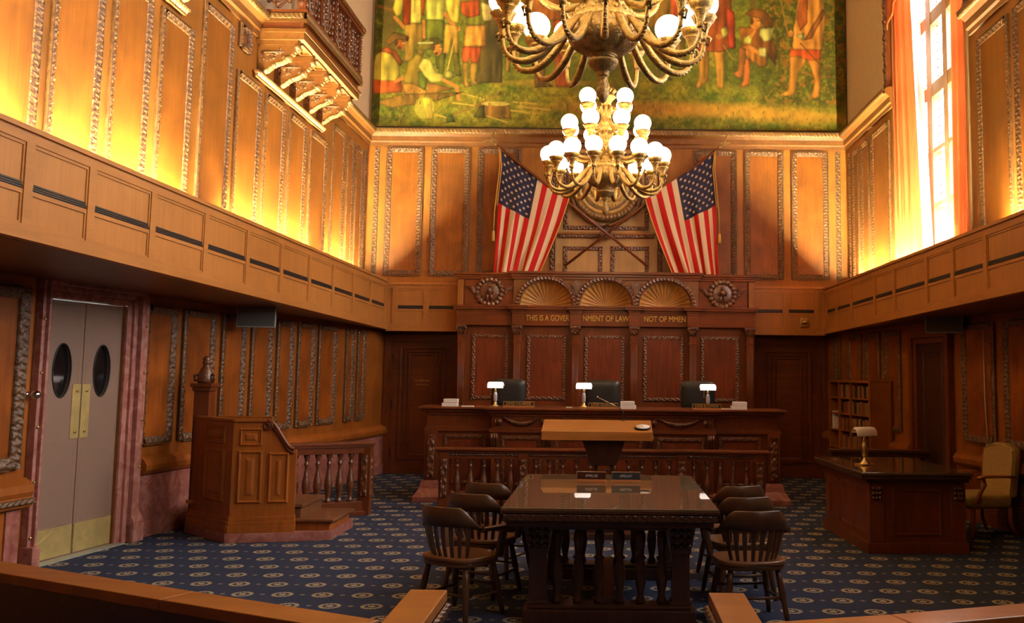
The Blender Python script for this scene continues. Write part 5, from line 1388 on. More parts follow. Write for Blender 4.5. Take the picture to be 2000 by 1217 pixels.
# ================================================================ MURAL
def rng_noise(h, w, s, seed, oct_=4):
    r = np.random.RandomState(seed); out = np.zeros((h, w)); amp = 1; tot = 0
    for o in range(oct_):
        gh, gw = max(2, int(h/s*2**o)+2), max(2, int(w/s*2**o)+2)
        g = r.rand(gh+1, gw+1); y = np.linspace(0, gh-1, h); x = np.linspace(0, gw-1, w)
        yi = y.astype(int); xi = x.astype(int); fy = (y-yi)[:, None]; fx = (x-xi)[None, :]; fy = fy*fy*(3-2*fy); fx = fx*fx*(3-2*fx)
        a = g[np.ix_(yi, xi)]; b = g[np.ix_(yi, xi+1)]; c = g[np.ix_(yi+1, xi)]; d = g[np.ix_(yi+1, xi+1)]
        out += amp*((a*(1-fx)+b*fx)*(1-fy)+(c*(1-fx)+d*fx)*fy); tot += amp; amp *= .55
    return out/tot
class Paint:
    def __init__(s, x0, x1, y0, y1, W, H):
        s.W, s.H = W, H; s.x = np.linspace(x0, x1, W)[None, :]*np.ones((H, 1)); s.y = np.linspace(y0, y1, H)[:, None]*np.ones((1, W))
        s.px = (x1-x0)/W; s.img = np.zeros((H, W, 3)); s.n = rng_noise(H, W, 9, 5); s.n2 = rng_noise(H, W, 60, 8)
        r_ = np.random.RandomState(3); g = r_.rand(H//26+2, W//5+2); yi = np.linspace(0, g.shape[0]-1.001, H); xi = np.linspace(0, g.shape[1]-1.001, W)
        a = yi.astype(int); b = xi.astype(int); fy = (yi-a)[:, None]; fx = (xi-b)[None, :]
        s.fold = (g[np.ix_(a, b)]*(1-fx)+g[np.ix_(a, b+1)]*fx)*(1-fy)+(g[np.ix_(a+1, b)]*(1-fx)+g[np.ix_(a+1, b+1)]*fx)*fy
    def blend(s, mask, c, tex=.22):
        c = np.array(c)/255.; sh = 1+tex*(s.n-.5)*2
        s.img += (np.clip(c[None, None]*sh[..., None], 0, 1)-s.img)*mask[..., None]
    def poly(s, pts, c, tex=.25):
        ins = np.zeros((s.H, s.W), bool); n = len(pts); wob = (s.n-.5)*1.6
        X = s.x+wob; Y = s.y+wob
        for i in range(n):
            xa, ya = pts[i]; xb, yb = pts[(i+1) % n]
            if ya == yb: continue
            cnd = ((ya > Y) != (yb > Y)) & (X < (xb-xa)*(Y-ya)/(yb-ya)+xa); ins ^= cnd
        m = ins.astype(float)
        m = (m + np.roll(m, 1, 0) + np.roll(m, -1, 0) + np.roll(m, 1, 1) + np.roll(m, -1, 1))/5.
        # round the form: lighter on the left of each figure, as painted
        xs = [q[0] for q in pts]; f = np.clip((s.x-min(xs))/(max(xs)-min(xs)+1e-6), 0, 1)
        bl = m.copy()
        for r_ in (1, 2, 3): bl = (bl + np.roll(bl, r_, 0) + np.roll(bl, -r_, 0) + np.roll(bl, r_, 1) + np.roll(bl, -r_, 1))/5.
        shade = (1.16-.42*f**1.5+.62*(s.fold-.5))*(.62+.38*np.clip((bl-.45)*2.2, 0, 1))
        cc = np.array(c)/255.
        s.img += (np.clip(cc[None, None]*(shade*(1+tex*(s.n-.5)))[..., None], 0, 1)-s.img)*m[..., None]
    def ell(s, cx, cy, rx, ry, c, tex=.2): s.blend(np.clip((1-((s.x-cx)/rx)**2-((s.y-cy)/ry)**2)*4, 0, 1), c, tex)
    def line(s, x0, y0, x1, y1, w, c, tex=.15):
        dx, dy = x1-x0, y1-y0; L = dx*dx+dy*dy; t = np.clip(((s.x-x0)*dx+(s.y-y0)*dy)/L, 0, 1)
        d = np.hypot(s.x-x0-t*dx, s.y-y0-t*dy); s.blend(np.clip((w/2+.6-d)/1.2, 0, 1), c, tex)
def make_mural():
    W, H = 780, 340; p = Paint(724, 1655, -160, 248, W, H); X, Y = p.x, p.y
    n, n2 = p.n, p.n2
    def lerp(a, b, t): return np.array(a)[None, None]/255.*(1-t[..., None])+np.array(b)[None, None]/255.*t[..., None]
    base = lerp((86, 84, 16), (164, 140, 30), np.clip(n2*1.6-.3, 0, 1))
    gr = lerp((90, 92, 14), (176, 134, 26), np.clip(rng_noise(H, W, 26, 3)*1.8-.45, 0, 1))
    t = np.clip((Y-120)/40, 0, 1)[..., None]; img = base*(1-t)+gr*t
    st = rng_noise(H, W, 5, 11, 2); img *= (1+.5*(st-.5))[..., None]
    p.img = img
    sky = np.clip((20-Y)/120, 0, 1)*np.clip(1.3-abs(X-1180)/260, 0, 1); p.blend(sky, (232, 205, 120), .1)
    # sunny clearing and path
    p.blend(np.clip(1-((X-1330)/330)**2-((Y-208)/20)**2, 0, 1)*.9, (205, 128, 34)); p.blend(np.clip(1-((X-1560)/170)**2-((Y-222)/16)**2, 0, 1)*.8, (206, 130, 36))
    p.blend(np.clip(1-((X-1080)/140)**2-((Y-158)/8)**2, 0, 1)*.7, (196, 130, 36))
    p.blend(np.clip(1-((X-1200)/330)**2-((Y-135)/22)**2, 0, 1)*.55, (104, 98, 20))
    # foliage: left edge, right thicket
    fol = rng_noise(H, W, 7, 21, 3)
    def leaves(x0, x1, y0, y1, cols):
        inr = np.clip((X-x0)/14, 0, 1)*np.clip((x1-X)/14, 0, 1)*np.clip((Y-y0)/14, 0, 1)*np.clip((y1-Y)/16, 0, 1)
        p.blend(inr*.9, cols[0])
        for k, c in enumerate(cols[1:]):
            f = rng_noise(H, W, 5+k, 31+k+int(x0), 3); p.blend(inr*np.clip((f-.55)*9, 0, 1)*.7, c)
    leaves(715, 775, -170, 100, ((96, 84, 14), (170, 150, 20), (120, 120, 18), (70, 66, 10)))
    leaves(1480, 1670, -170, 205, ((78, 70, 12), (120, 112, 22), (146, 110, 26), (160, 84, 22), (66, 60, 12)))
    leaves(1395, 1520, 60, 170, ((84, 80, 14), (112, 104, 20), (70, 62, 10)))
    leaves(715, 800, 190, 250, ((92, 78, 12), (140, 122, 26), (60, 60, 10), (110, 110, 18)))
    for x in (744, 757, 1008, 1150, 1240, 1470): p.line(x, -160, x+4, 110 if x < 800 else 60, 13, (112, 84, 24))
    p.line(729, 5, 785, 22, 6, (150, 90, 26))
    skin = (206, 118, 40)
    # --- working men at the left, standing
    p.poly([(783, 40), (820, 40), (822, 104), (812, 104), (806, 70), (800, 118), (784, 118)], (168, 116, 34))
    p.poly([(778, -45), (796, -50), (794, 42), (779, 43)], (158, 58, 12)); p.poly([(794, -50), (816, -45), (815, 39), (794, 40)], (236, 190, 66)); p.poly([(813, -45), (824, -40), (820, 26), (814, 20)], (168, 72, 16))
    p.poly([(764, -30), (778, -42), (779, 20), (766, 28), (758, 10)], (222, 176, 50)); p.line(763, 28, 781, 48, 7, skin); p.line(820, 35, 822, 68, 6, skin); p.ell(800, -66, 11, 15, skin); p.poly([(784, -72), (816, -74), (812, -88), (790, -88)], (110, 70, 20))
    p.poly([(825, 32), (861, 33), (864, 80), (858, 132), (848, 132), (842, 84), (836, 110), (826, 104)], (112, 104, 22))
    p.poly([(822, -40), (858, -44), (868, 10), (860, 32), (825, 32)], (206, 178, 60)); p.ell(842, -60, 11, 14, skin); p.line(862, 20, 885, 50, 8, skin); p.ell(888, 50, 6, 6, skin)
    p.poly([(862, 40), (888, 44), (892, 104), (884, 104), (876, 70), (870, 104), (860, 100)], (204, 138, 40)); p.poly([(878, -40), (892, -36), (890, 40), (872, 34), (862, 0), (864, -36)], (220, 170, 50)); p.ell(878, -56, 10, 14, skin)
    p.line(885, 55, 869, 138, 3, (206, 150, 50)); p.poly([(866, 134), (884, 138), (882, 150), (864, 150)], (168, 142, 50)); p.poly([(879, 100), (892, 100), (898, 146), (886, 146)], (118, 96, 22)); p.poly([(852, 100), (866, 100), (862, 150), (852, 150)], (104, 92, 20))
    # --- man in orange skirted coat and dark robed figure
    p.poly([(930, -40), (974, -40), (978, 60), (978, 158), (925, 160), (932, 100)], (92, 68, 20)); p.ell(952, -58, 12, 16, skin)
    p.poly([(906, -40), (940, -40), (944, 42), (904, 42)], (128, 112, 26)); p.poly([(892, -6), (930, -10), (931, 22), (908, 28), (894, 18)], (190, 74, 22)); p.poly([(932, -6), (954, 2), (956, 32), (938, 34)], (228, 178, 84))
    p.poly([(904, 42), (942, 42), (946, 84), (900, 86)], (224, 138, 42)); p.poly([(898, 86), (936, 86), (930, 118), (916, 118), (914, 104), (911, 118), (898, 118)], (200, 76, 24))
    p.poly([(899, 118), (911, 118), (910, 158), (920, 166), (904, 169), (900, 158)], (160, 108, 30)); p.poly([(915, 118), (929, 118), (924, 154), (936, 162), (920, 164), (914, 150)], (160, 108, 30)); p.ell(920, -56, 11, 15, skin)
    # --- seated men
    p.poly([(724, 152), (780, 155), (783, 180), (724, 184)], (190, 78, 22)); p.poly([(726, 105), (748, 92), (766, 98), (777, 145), (768, 158), (724, 156)], (212, 166, 48)); p.ell(775, 82, 10, 13, (176, 88, 28)); p.poly([(746, 78), (760, 58), (782, 62), (792, 68), (790, 76), (770, 74), (752, 86)], (120, 76, 22)); p.poly([(724, 100), (748, 88), (768, 96), (782, 120), (776, 128), (758, 104), (740, 98)], (168, 74, 20))
    p.line(768, 158, 786, 150, 7, skin)
    p.poly([(781, 162), (840, 160), (886, 172), (850, 180), (800, 188), (786, 182)], (168, 104, 30)); p.poly([(783, 160), (790, 120), (808, 100), (828, 112), (834, 150), (826, 176), (806, 164)], (146, 106, 26)); p.poly([(812, 138), (830, 134), (828, 176), (814, 168)], (100, 100, 22))
    p.poly([(812, 128), (820, 110), (834, 112), (848, 140), (864, 142), (862, 158), (838, 160), (824, 146)], (226, 188, 66)); p.line(862, 154, 890, 168, 7, skin); p.line(889, 168, 893, 192, 7, skin); p.ell(849, 93, 9, 13, skin); p.poly([(808, 84), (826, 70), (848, 68), (862, 78), (842, 84), (836, 94), (814, 94)], (118, 92, 24)); p.line(812, 80, 838, 79, 4, (206, 180, 90))
    # --- foreground: hat, stump, axes and chips
    p.poly([(780, 184), (905, 178), (840, 200), (760, 212), (730, 200)], (136, 88, 24)); p.ell(827, 210, 21, 24, (180, 150, 40)); p.poly([(820, 190), (838, 190), (846, 232), (832, 236)], (206, 160, 44))
    p.poly([(930, 204), (946, 198), (992, 200), (998, 232), (924, 228)], (150, 94, 26)); p.ell(966, 201, 30, 5, (204, 158, 60)); p.poly([(924, 228), (934, 206), (944, 204), (946, 230)], (92, 78, 16))
    p.line(973, 182, 879, 228, 3, (150, 100, 30)); p.poly([(868, 228), (882, 224), (888, 238), (872, 240)], (80, 84, 24)); p.ell(975, 180, 4, 5, (96, 70, 20))
    for (a, b, c, d) in ((900, 181, 944, 192), (882, 200, 924, 205), (1000, 197, 1046, 200), (996, 214, 1050, 220), (950, 226, 990, 238), (1010, 206, 1072, 212), (850, 224, 870, 230)): p.line(a, b, c, d, 2.6, (206, 152, 52))
    # --- booted men in the middle (partly behind the chandelier)
    p.poly([(1030, 20), (1066, 20), (1062, 150), (1078, 165), (1042, 168), (1040, 90)], (122, 78, 24)); p.poly([(1074, 30), (1108, 30), (1102, 150), (1122, 164), (1084, 166), (1080, 90)], (176, 74, 22)); p.poly([(1024, -70), (1112, -70), (1110, 30), (1028, 30)], (164, 84, 24)); p.ell(1066, -90, 13, 18, skin)
    for x in (985, 1004): p.poly([(x, 90), (x+10, 90), (x+8, 135), (x, 138)], (180, 120, 34))
    p.poly([(1268, 40), (1300, 40), (1300, 140), (1316, 150), (1280, 150)], (110, 92, 30)); p.poly([(1262, -60), (1310, -60), (1306, 44), (1266, 44)], (150, 100, 30)); p.ell(1286, -80, 12, 17, skin)
    p.poly([(1310, 30), (1340, 30), (1338, 130), (1326, 130)], (150, 110, 34)); p.poly([(1308, -50), (1350, -50), (1346, 34), (1310, 34)], (180, 70, 26)); p.ell(1330, -68, 12, 16, skin)
    # --- right group
    p.poly([(1362, 86), (1386, 86), (1384, 150), (1366, 166), (1356, 164), (1366, 146)], (172, 108, 30)); p.poly([(1392, 86), (1416, 86), (1414, 166), (1402, 166), (1398, 120)], (186, 116, 32)); p.poly([(1376, -50), (1428, -50), (1434, 84), (1424, 84), (1408, 92), (1362, 90), (1372, 30)], (150, 66, 20)); p.poly([(1418, 0), (1436, 10), (1438, 84), (1424, 82)], (176, 56, 18))
    p.poly([(1408, 44), (1422, 38), (1424, 56), (1412, 64)], (196, 164, 60)); p.ell(1405, 60, 7, 6, skin); p.line(1414, 78, 1432, 106, 2.5, (160, 110, 40)); p.ell(1402, -68, 13, 17, skin); p.poly([(1380, -74), (1426, -78), (1418, -96), (1388, -94)], (96, 58, 16))
    p.poly([(1445, 40), (1500, 42), (1520, 90), (1516, 118), (1500, 96), (1452, 86)], (140, 74, 20)); p.poly([(1448, 78), (1470, 76), (1502, 92), (1500, 118), (1486, 122), (1462, 104)], (168, 96, 26)); p.poly([(1446, 80), (1458, 84), (1452, 140), (1444, 146), (1432, 134), (1442, 128)], (196, 104, 34)); p.poly([(1456, 104), (1468, 106), (1464, 158), (1444, 163), (1452, 150)], (190, 94, 30))
    p.poly([(1486, 42), (1514, 42), (1508, 66), (1494, 70), (1484, 56)], (206, 176, 80)); p.poly([(1455, 60), (1474, 52), (1470, 74), (1453, 74)], (190, 166, 60)); p.poly([(1484, 82), (1500, 82), (1498, 102), (1483, 98)], (206, 176, 80)); p.ell(1477, 32, 11, 14, skin); p.line(1476, 48, 1468, 60, 6, skin); p.line(1465, 82, 1482, 92, 7, skin); p.poly([(1456, 14), (1470, 2), (1494, 4), (1512, 24), (1512, 40), (1496, 40), (1486, 22), (1470, 20)], (146, 78, 22))
    p.poly([(1545, 84), (1608, 84), (1604, 106), (1580, 108), (1560, 100), (1544, 112)], (200, 72, 20)); p.poly([(1545, 98), (1566, 98), (1582, 106), (1562, 130), (1554, 176), (1528, 180), (1522, 176), (1540, 168), (1543, 130)], (200, 120, 34)); p.poly([(1578, 106), (1604, 104), (1606, 140), (1602, 182), (1584, 184), (1594, 150), (1586, 122)], (190, 110, 32))
    p.poly([(1553, 40), (1568, -50), (1608, -50), (1617, 20), (1612, 60), (1610, 86), (1550, 84)], (214, 126, 40)); p.poly([(1558, 20), (1568, -30), (1582, -30), (1580, 30), (1566, 48)], (190, 86, 26)); p.poly([(1572, 66), (1612, 0), (1616, 10), (1588, 62)], (146, 76, 22)); p.poly([(1556, 56), (1573, 50), (1572, 67)], (240, 206, 96)); p.ell(1547, 52, 5, 7, skin); p.line(1566, 72, 1628, 142, 2.5, (110, 62, 20)); p.ell(1590, -68, 12, 17, skin); p.poly([(1568, -74), (1612, -78), (1606, -96), (1576, -94)], (110, 64, 18)); p.line(1500, -150, 1543, 60, 3, (150, 100, 36))
    for (x, y, r) in ((775, 90, 5), (849, 101, 4)): p.ell(x-2, y, r, r*.8, (110, 58, 20))
    for (x, y, c) in ((767, 79, (90, 52, 18)), (841, 88, (96, 60, 20)), (1470, 28, (104, 56, 18))): p.ell(x, y, 4, 8, c)
    for (x, y) in ((781, 81), (855, 91), (1483, 30)): p.ell(x, y, 3.2, 2, (226, 140, 60)); p.line(x-2, y-3, x+2, y-3, 1.2, (96, 50, 18))
    # grass tufts along the bottom
    for k in range(420):
        x = R_.uniform(726, 1650); y = R_.uniform(178, 247); c = R_.choice([(92, 92, 14), (150, 110, 24), (186, 118, 30), (70, 76, 12)]); p.line(x, y, x+R_.uniform(-2, 2), y-R_.uniform(2, 6), 1.4, c, .05)
    return p
mp_ = make_mural()
a0 = at(725, 246, YB-.05); a1 = at(1654, 255, YB-.05); ztop = 9.15
zb0 = (a0.z+a1.z)/2; 
mu = thing('mural', 'wide painted mural of settlers and soldiers in a green clearing above the panelling', 'mural', ((a0.x+a1.x)/2, YB, zb0))
hpx = (248+160); mpp = (a1.x-a0.x)/931.
paint_grid('canvas', mp_.W, mp_.H, mp_.img[::-1], lambda u, v: (a0.x+(a1.x-a0.x)*u, YB-.035+0*u, zb0+hpx*mpp*v), vcol('painted_canvas', .6, (.58, .76, 1.1)), mu)
zt2 = zb0+hpx*mpp
MB().box(a0.x-.012, a1.x+.012, YB-.032, YB-.001, zb0-.01, zt2+.02).build('stretcher', M['darkwood'], mu)
# ================================================================ FLAGS
def flag_img(W, H):
    img = np.zeros((H, W, 3)); u = (np.arange(W)+.5)/W; v = (np.arange(H)+.5)/H
    U, V = np.meshgrid(u, v); s = (U*13).astype(int) % 2 == 0
    img[:] = (.86, .76, .60); img[s] = (.74, .10, .075)
    can = (U < 7/13.) & (V < .44); img[can] = (.115, .13, .24)
    # stars: rows run along the fly; 9 rows across, 11 columns along
    for i in range(9):
        for j in range(11):
            if (i+j) % 2: continue
            cu = 7/13.*(i+1)/10; cv = .44*(j+1)/12
            du = (U-cu)*1.0*W/W; dv = (V-cv)
            X = du*1.55; Y = dv*2.7
            r = np.hypot(X, Y); a = np.arctan2(Y, X)
            rr = .034*(.60+.40*np.cos(5*a+.5))
            img[r < rr] = (.88, .80, .66)
    return img
FI = flag_img(210, 340)
def flag(sg, label):
    YF_ = 15.62
    A = at(980, 289, YF_); B = at(1111, 386, YF_); C0 = at(966, 560, YF_); C1 = at(1050, 560, YF_)
    zc_ = 3.245
    t = thing('flag', label, 'flag', (sg*1.2, YF_, zc_), 'crossed flags above the bench screen')
    cxm = 0.0
    def fn(u, v):
        # u down the pole (hoist), v along the hanging fly
        tx = A.x+(B.x-A.x)*u; tz = A.z+(B.z-A.z)*u
        bx = -1.83+.76*u**1.1; bz = zc_
        sag = .03*np.sin(pi*u)
        x = tx+(bx-tx)*(v+.30*v*(1-v)*(u-.1)*-.9); z = tz+(bz-tz)*v - sag*(1-v)
        fold = v*(.05*np.sin(u*14+.6)+.035*np.sin(u*27+v*3+1.2)) + .012*np.sin(v*9+u*5)
        y = YF_+fold+.04*(1-v)
        x = x + v*.016*np.sin(u*22+1)
        return sg*-1*x if sg > 0 else x, y, z
    # v grid: keep the pattern in proportion
    o = paint_grid('cloth', 210, 340, FI, fn, vcol('flag_cloth', .75, (1, 1, 1)) if 'flag_cloth' not in bpy.data.materials else bpy.data.materials['flag_cloth'], t)
    fr_ = MB(); pts = [tuple(float(c) for c in fn(np.float64(1.0), np.float64(k/40))) for k in range(41)]; fr_.tube(pts, .010, 6); fr_.build('gold_fringe', M['goldcloth'], t)
    return t
flag(-1, 'large striped flag hanging left of the far chandelier'); flag(1, 'large striped flag hanging right of the far chandelier')
for sg in (-1, 1):
    F0 = at(957, 273, 15.6); X0_ = at(1184, 455, 15.72)
    d = (X0_-F0)
    E0 = F0+d*1.36
    sx = lambda v: (sg*-1*v.x if sg > 0 else v.x, v.y, v.z)
    yo = .0 if sg < 0 else .05
    P0, P1 = Vector(sx(F0+d*.06)), Vector(sx(E0)); P0.y += yo; P1.y += yo
    if P1.z < 3.24: P1 = P0+(P1-P0)*((P0.z-3.24)/(P0.z-P1.z))
    t = thing('flag_pole', 'wooden flag pole with dark eagle finial leaning to the upper %s' % ('left' if sg < 0 else 'right'), 'flag pole', tuple(P1), 'crossed flag poles')
    MB().tube([tuple(P0), tuple(P1)], .021, 12).build('pole', M['mahogx'], t)
    q = P0; dd = (P0-P1).normalized(); tip = q+dd*.13; s_ = 1 if sg > 0 else -1
    f = MB().sphere(tuple(q+dd*.03), .032, 12, 8).tube([tuple(q), tuple(tip)], [.014, .020], 8).sphere(tuple(tip), .030, 12, 8, (1, .8, 1.1))
    for (ax_, az) in ((-.13, -.035), (.055, .16), (.12, .0)):
        e_ = tip+Vector((ax_*-s_ if False else ax_, 0, az))
        f.tube([tuple(tip), tuple((tip+e_)/2+Vector((0, 0, .022))), tuple(e_)], [.018, .016, .004], 8)
    f.build('eagle_finial', M['bronze_dark'], t)
    c = MB(); xx = P0.x+s_*-.075; c.tube([(P0.x-s_*.04, P0.y-.03, P0.z-.04), (P0.x-s_*.06, P0.y-.05, P0.z-.35), (P0.x-s_*.02+s_*.03, P0.y-.05, P0.z-1.1), (P0.x+s_*.02, P0.y-.05, P0.z-1.45)], .008, 6).tube([(P0.x-s_*.05, P0.y-.03, P0.z-.06), (P0.x-s_*.09, P0.y-.05, P0.z-.35), (P0.x-s_*.03, P0.y-.05, P0.z-1.0)], .008, 6)
    c.tube([(P0.x+s_*.02, P0.y-.05, P0.z-1.42), (P0.x+s_*.02, P0.y-.05, P0.z-1.58)], [.02, .028], 10); c.build('gold_cord', M['goldcloth'], t)
# ================================================================ SEAL
c_ = at(1184, 364, YB-.1); cx_, cz_ = c_.x, c_.z
se = thing('round_seal', 'round gilded carved seal on the wall behind the far chandelier', 'wall medallion', (cx_, YB, cz_))
def disc(u, v):
    a = 2*pi*u; r = .47*v; h = .012*sin(r*60)*(.4 if r < .25 else 1)+(.02*sin(5*a+r*20)*sin(r*18) if r < .26 else .012*abs(sin(a*22)) if .30 < r < .38 else 0)
    return (cx_+r*cos(a), YB-.10-h-.03*(1-v), cz_+r*sin(a))
MB().grid(disc, 160, 40).build('gilt_disc', M['seal_gilt'], se)
def ringf(u, v):
    a = 2*pi*u; b_ = pi*v; r = .53-.075*cos(b_); return (cx_+r*cos(a), YB-.06-(.09+.03*abs(sin(a*26+2*v)))*sin(b_), cz_+r*sin(a))
MB().grid(ringf, 200, 8).build('scroll_ring', M['carved_gilt'], se)
m = MB()
out = []
for k in range(60):
    a = 2*pi*k/60; r = .60; x, z = r*cos(a), r*sin(a)
    out.append((cx_+x, cz_+z))
m.prism(out, YB-.10, YB-.03, 1)
for s in (-1, 1):
    m.tube([(cx_+s*.58, YB-.11, cz_-.12), (cx_+s*.52, YB-.12, cz_-.36), (cx_+s*.30, YB-.12, cz_-.56), (cx_+s*.08, YB-.12, cz_-.66), (cx_, YB-.12, cz_-.64)], [.04, .045, .045, .03, .015], 10)
m.build('shield', M['carved'], se)
c0 = at(1184, 457, 15.85); MB().prism([(c0.x-.12, c0.z), (c0.x-.07, c0.z+.07), (c0.x+.07, c0.z+.07), (c0.x+.12, c0.z), (c0.x+.06, c0.z-.09), (c0.x-.06, c0.z-.09)], 15.79, 15.92, 1).build('pole_bracket', M['carved'], se, bev=.01)

# ================================================================ CURTAINS
def curtain(Y0t, Y1t, Y0b, Y1b, ztop, zbot, mat, X, folds, amp, name, label, cat, grp=None):
    def fn(u, v):
        y = (Y0t+(Y1t-Y0t)*u)*(1-v)+(Y0b+(Y1b-Y0b)*u)*v
        z = ztop+(zbot-ztop)*v
        x = X-amp*1.25*sin(2*pi*folds*u)*(.7+.3*v)-.02*sin(2*pi*folds*.37*u+2)
        return (x, y+.02*sin(2*pi*folds*u+1), z)
    o = MB().grid(fn, 150, 24).build(name, M[mat]); tag(o, label, cat, grp); rebase(o, (X, (Y0b+Y1b)/2, zbot)); return o
curtain(13.3, 12.86, 13.26, 12.46, 8.1, 3.05, 'curtain', WU+.05, 8, .055, 'curtain', 'orange curtain on the far side of the tall window', 'curtain', 'orange window curtains')
curtain(10.98, 10.54, 11.04, 10.53, 8.1, 3.05, 'curtain', WU+.05, 6, .05, 'curtain', 'orange curtain on the near side of the tall window', 'curtain', 'orange window curtains')
curtain(12.90, 12.76, 12.52, 12.24, 8.1, 3.05, 'sheer', WU+.14, 3, .03, 'sheer_curtain', 'white curtain lining against the bright window', 'curtain')
def valf(u, v):
    y = 13.32-(2.8)*u; drop = .75+.80*(2*abs(u-.5))**1.15; z = 8.15-.02-drop*v
    return (WU-.05-.015*sin(u*60)-.02*v, y, z)
va = thing('valance', 'fringed orange valance across the top of the tall window', 'valance', (WU-.12, 11.85, 8.1))
MB().grid(valf, 160, 14).build('cloth', M['curtain'], va)
fm = MB()
for k in range(140):
    p = valf(k/139, 1.0); fm.tube([p, (p[0], p[1], p[2]-.07)], [.012, .006], 5)
fm.build('fringe', M['curtain'], va)
for i, (y0, y1) in enumerate(WINS[1:]):
    for s, yy in ((1, y1), (-1, y0)):
        curtain(yy+s*.12, yy-s*.36, yy+s*.12, yy-s*.40, 8.1, 3.05, 'curtain', WU-.06, 6, .05, 'curtain', 'orange curtain at a nearer window outside the picture', 'curtain', 'curtains at nearer windows')

# ================================================================ CHANDELIERS
def chandelier(label):
    t = thing('chandelier', label, 'chandelier', (0, 0, 0), 'bronze globe chandeliers')
    rib = lambda a, z: .035*cos(20*a)
    m = MB(); m.lathe([(.004, 0), (.02, .012), (.034, .045), (.040, .085), (.034, .105), (.024, .115), (.028, .125), (.022, .14), (.018, .155), (.024, .165), (.03, .18)], n=24, mod=lambda a, z: .08*cos(8*a) if .02 < z < .11 else 0); m.build('finial', M['bronze_dark'], t)
    m = MB(); m.lathe([(.024, .17), (.040, .185), (.036, .20), (.050, .215), (.085, .245), (.092, .262), (.100, .27), (.098, .285), (.082, .295), (.075, .302), (.08, .312), (.092, .318), (.075, .33)], n=40, mod=lambda a, z: .05*cos(20*a) if .19 < z < .25 else 0); m.build('drip_pan', M['bronze_dark'], t)
    m = MB(); m.lathe([(.07, .315), (.12, .330), (.18, .362), (.22, .405), (.24, .45), (.236, .50), (.205, .545)], n=160, mod=lambda a, z: .035*abs(cos(9*a))-.02+.012*sin(54*a+z*70)); m.build('bowl', M['bronze_bowl'], t)
    m = MB(); m.lathe([(.205, .54), (.205, .56), (.19, .60), (.165, .635), (.150, .655), (.148, .67), (.10, .675), (.085, .70), (.075, .74), (.085, .77), (.10, .79), (.09, .81), (.07, .84), (.075, .88), (.088, .90), (.09, .93), (.075, .95), (.062, .99), (.07, 1.03), (.088, 1.05), (.088, 1.08), (.06, 1.10), (.055, 1.17), (.075, 1.20), (.08, 1.24), (.06, 1.26), (.05, 1.31), (.07, 1.35), (.11, 1.385), (.10, 1.40), (.05, 1.41), (.03, 1.46), (.045, 1.50), (.03, 1.54), (.014, 1.57), (.014, 1.60)], n=48, mod=lambda a, z: (.05*cos(12*a) if z > .7 else .03*cos(16*a)))
    for k in range(16):
        a = 2*pi*k/16+.2; m.sphere((.18*cos(a), .18*sin(a), .60), .022, 8, 6)
    m.build('stem', M['bronze'], t)
    m = MB()
    for k in range(12):
        a = 2*pi*k/12
        for (r0, z0, r1, z1, r2, z2) in ((.07, .98, .15, .93, .10, .86), (.06, 1.28, .12, 1.24, .09, 1.16), (.10, .80, .17, .76, .13, .70), (.06, 1.42, .11, 1.46, .075, 1.50)):
            m.tube([(r0*cos(a), r0*sin(a), z0), (r1*cos(a), r1*sin(a), z1), (r2*cos(a), r2*sin(a), z2)], [.008, .014, .006], 6)
    m.build('leaf_scrolls', M['bronze'], t)
    def arm_mesh(path, rc, zc, big):
        m = MB(); n_ = len(path)
        m.tube([(x, 0, z) for x, z in path], [r for r in big], 10)
        # leaves wound on the arm
        for k in range(3, n_-2, 1):
            x, z = path[k]; m.sphere((x, 0, z-.012), .013, 6, 4, (1.4, 1.1, .8))
        x, z = path[-1]
        # trumpet cup
        m.lathe([(.020, 0), (.022, .02), (.025, .05), (.034, .085), (.048, .108), (.052, .114), (.048, .120), (.066, .128), (.072, .15), (.084, .168), (.070, .168), (.055, .15)], (rc, 0, zc-.085-.168), 36, mod=lambda a, zz: (.07*cos(14*a) if zz > .14 else 0))
        return m
    def bez(ps, n):
        out = []
        for i in range(n+1):
            f = i/n; pts = [Vector((*p, 0)) for p in ps]
            while len(pts) > 1: pts = [a.lerp(b, f) for a, b in zip(pts[:-1], pts[1:])]
            out.append((pts[0].x, pts[0].y))
        return out
    tiers = ((16, .66, .68, pi/16, [(.185, .50), (.26, .62), (.30, .36), (.42, .20), (.60, .22), (.67, .30), (.66, .44)]),
             (8, .45, 1.04, pi/8, [(.08, .80), (.14, .62), (.26, .60), (.36, .66), (.46, .72), (.45, .82)]),
             (4, .30, 1.34, pi/4, [(.06, 1.12), (.10, .96), (.18, .94), (.26, 1.0), (.31, 1.06), (.30, 1.12)]))
    for (n_, rr, zz, a0, ctrl) in tiers:
        path = bez(ctrl, 22); big = [.014+.012*sin(pi*min(1, k/18)) for k in range(23)]
        mb = arm_mesh(path, rr, zz, big)
        if n_ == 16:   # inner reverse curl with a tassel-like leaf
            mb.tube([(rr-.02, 0, zz-.24), (rr+.03, 0, zz-.28), (rr+.045, 0, zz-.235), (rr+.02, 0, zz-.22)], [.012, .010, .012, .014], 6)
        first = mb.build('arm', M['bronze'], t, world=False); first.rotation_euler = (0, 0, a0)
        g = MB().sphere((rr, 0, zz), .097, 32, 20).build('globe', M['globe'], t, world=False); g.rotation_euler = (0, 0, a0)
        for k in range(1, n_):
            for o in (first, g):
                c = o.copy(); COL.objects.link(c); c.parent = t; c.rotation_euler = (0, 0, a0+2*pi*k/n_)
    # rod, chain and ceiling rose
    return t
ch = chandelier('far bronze chandelier of glowing globes hanging in front of the flags')
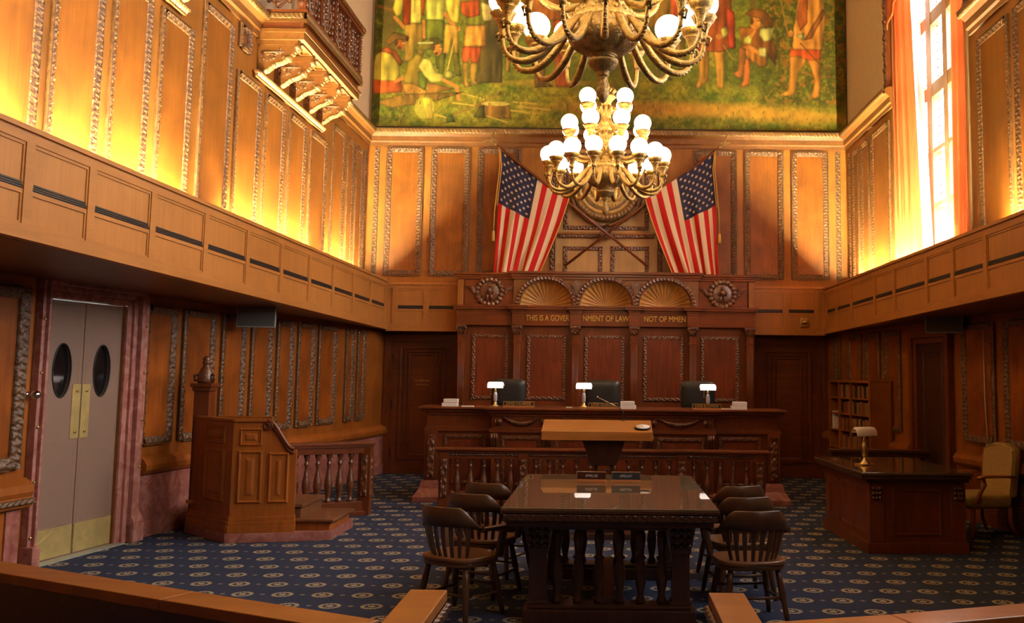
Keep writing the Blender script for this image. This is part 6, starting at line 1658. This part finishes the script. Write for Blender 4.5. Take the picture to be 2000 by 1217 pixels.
def rod(t, z0, ztop_):
    m = MB(); z = 1.58
    while z < ztop_-z0-.1:
        k = int(round((z-1.58)/.085)) % 2
        pts = []
        for i in range(13):
            a = 2*pi*i/12; w, h = .018*cos(a), .055*sin(a); pts.append((w if k else 0, 0 if k else w, z+h))
        m.tube(pts, .006, 6); z += .085
    m.build('chain', M['bronze_dark'], t, world=False)
    MB().lathe([(.02, -.25), (.06, -.20), (.09, -.08), (.16, -.03), (.18, 0)], (0, 0, ztop_-z0), 32).build('ceiling_rose', M['bronze'], t, world=False)
ch2 = copy_tree(ch)
ZCH = 3.44
place(ch, (-.02, 11.0, ZCH)); rod(ch, ZCH, ZTOP)
ZC2 = 3.40
place(ch2, (-.035, 6.2, ZC2), pi/16+.02, 'near bronze chandelier, cut off by the top edge of the picture'); rod(ch2, ZC2, ZTOP)

# ================================================================ LIGHT, SKY, CAMERA
w = bpy.data.worlds.new('World'); bpy.context.scene.world = w; w.use_nodes = True
bg = w.node_tree.nodes['Background']; bg.inputs['Color'].default_value = (1, .95, .87, 1); bg.inputs['Strength'].default_value = 24.0
for i, (y0, y1) in enumerate(WINS):
    ld = bpy.data.lights.new('window_portal', 'AREA'); ld.shape = 'RECTANGLE'; ld.size = y1-y0; ld.size_y = 5.2; ld.cycles.is_portal = True
    lo = bpy.data.objects.new('window_portal', ld); COL.objects.link(lo); lo.location = (WU+.32, (y0+y1)/2, 5.65); lo.rotation_euler = (pi/2, 0, pi/2)
cam = bpy.data.cameras.new('camera'); co = bpy.data.objects.new('camera', cam); COL.objects.link(co)
cam.sensor_width = 36; cam.lens = FOC/2000*36; cam.shift_x = (1000-PXC)/2000; cam.shift_y = -(608.5-PYC)/2000
r, u, b = AX
co.matrix_world = Matrix(((r.x, u.x, b.x, 0), (r.y, u.y, b.y, 0), (r.z, u.z, b.z, EYE), (0, 0, 0, 1)))
cam.clip_start = .05; cam.clip_end = 100
sc_ = bpy.context.scene; sc_.camera = co
vs_ = sc_.view_settings; vs_.view_transform = 'Standard'; vs_.look = 'None'; vs_.exposure = 0.3; vs_.gamma = 1
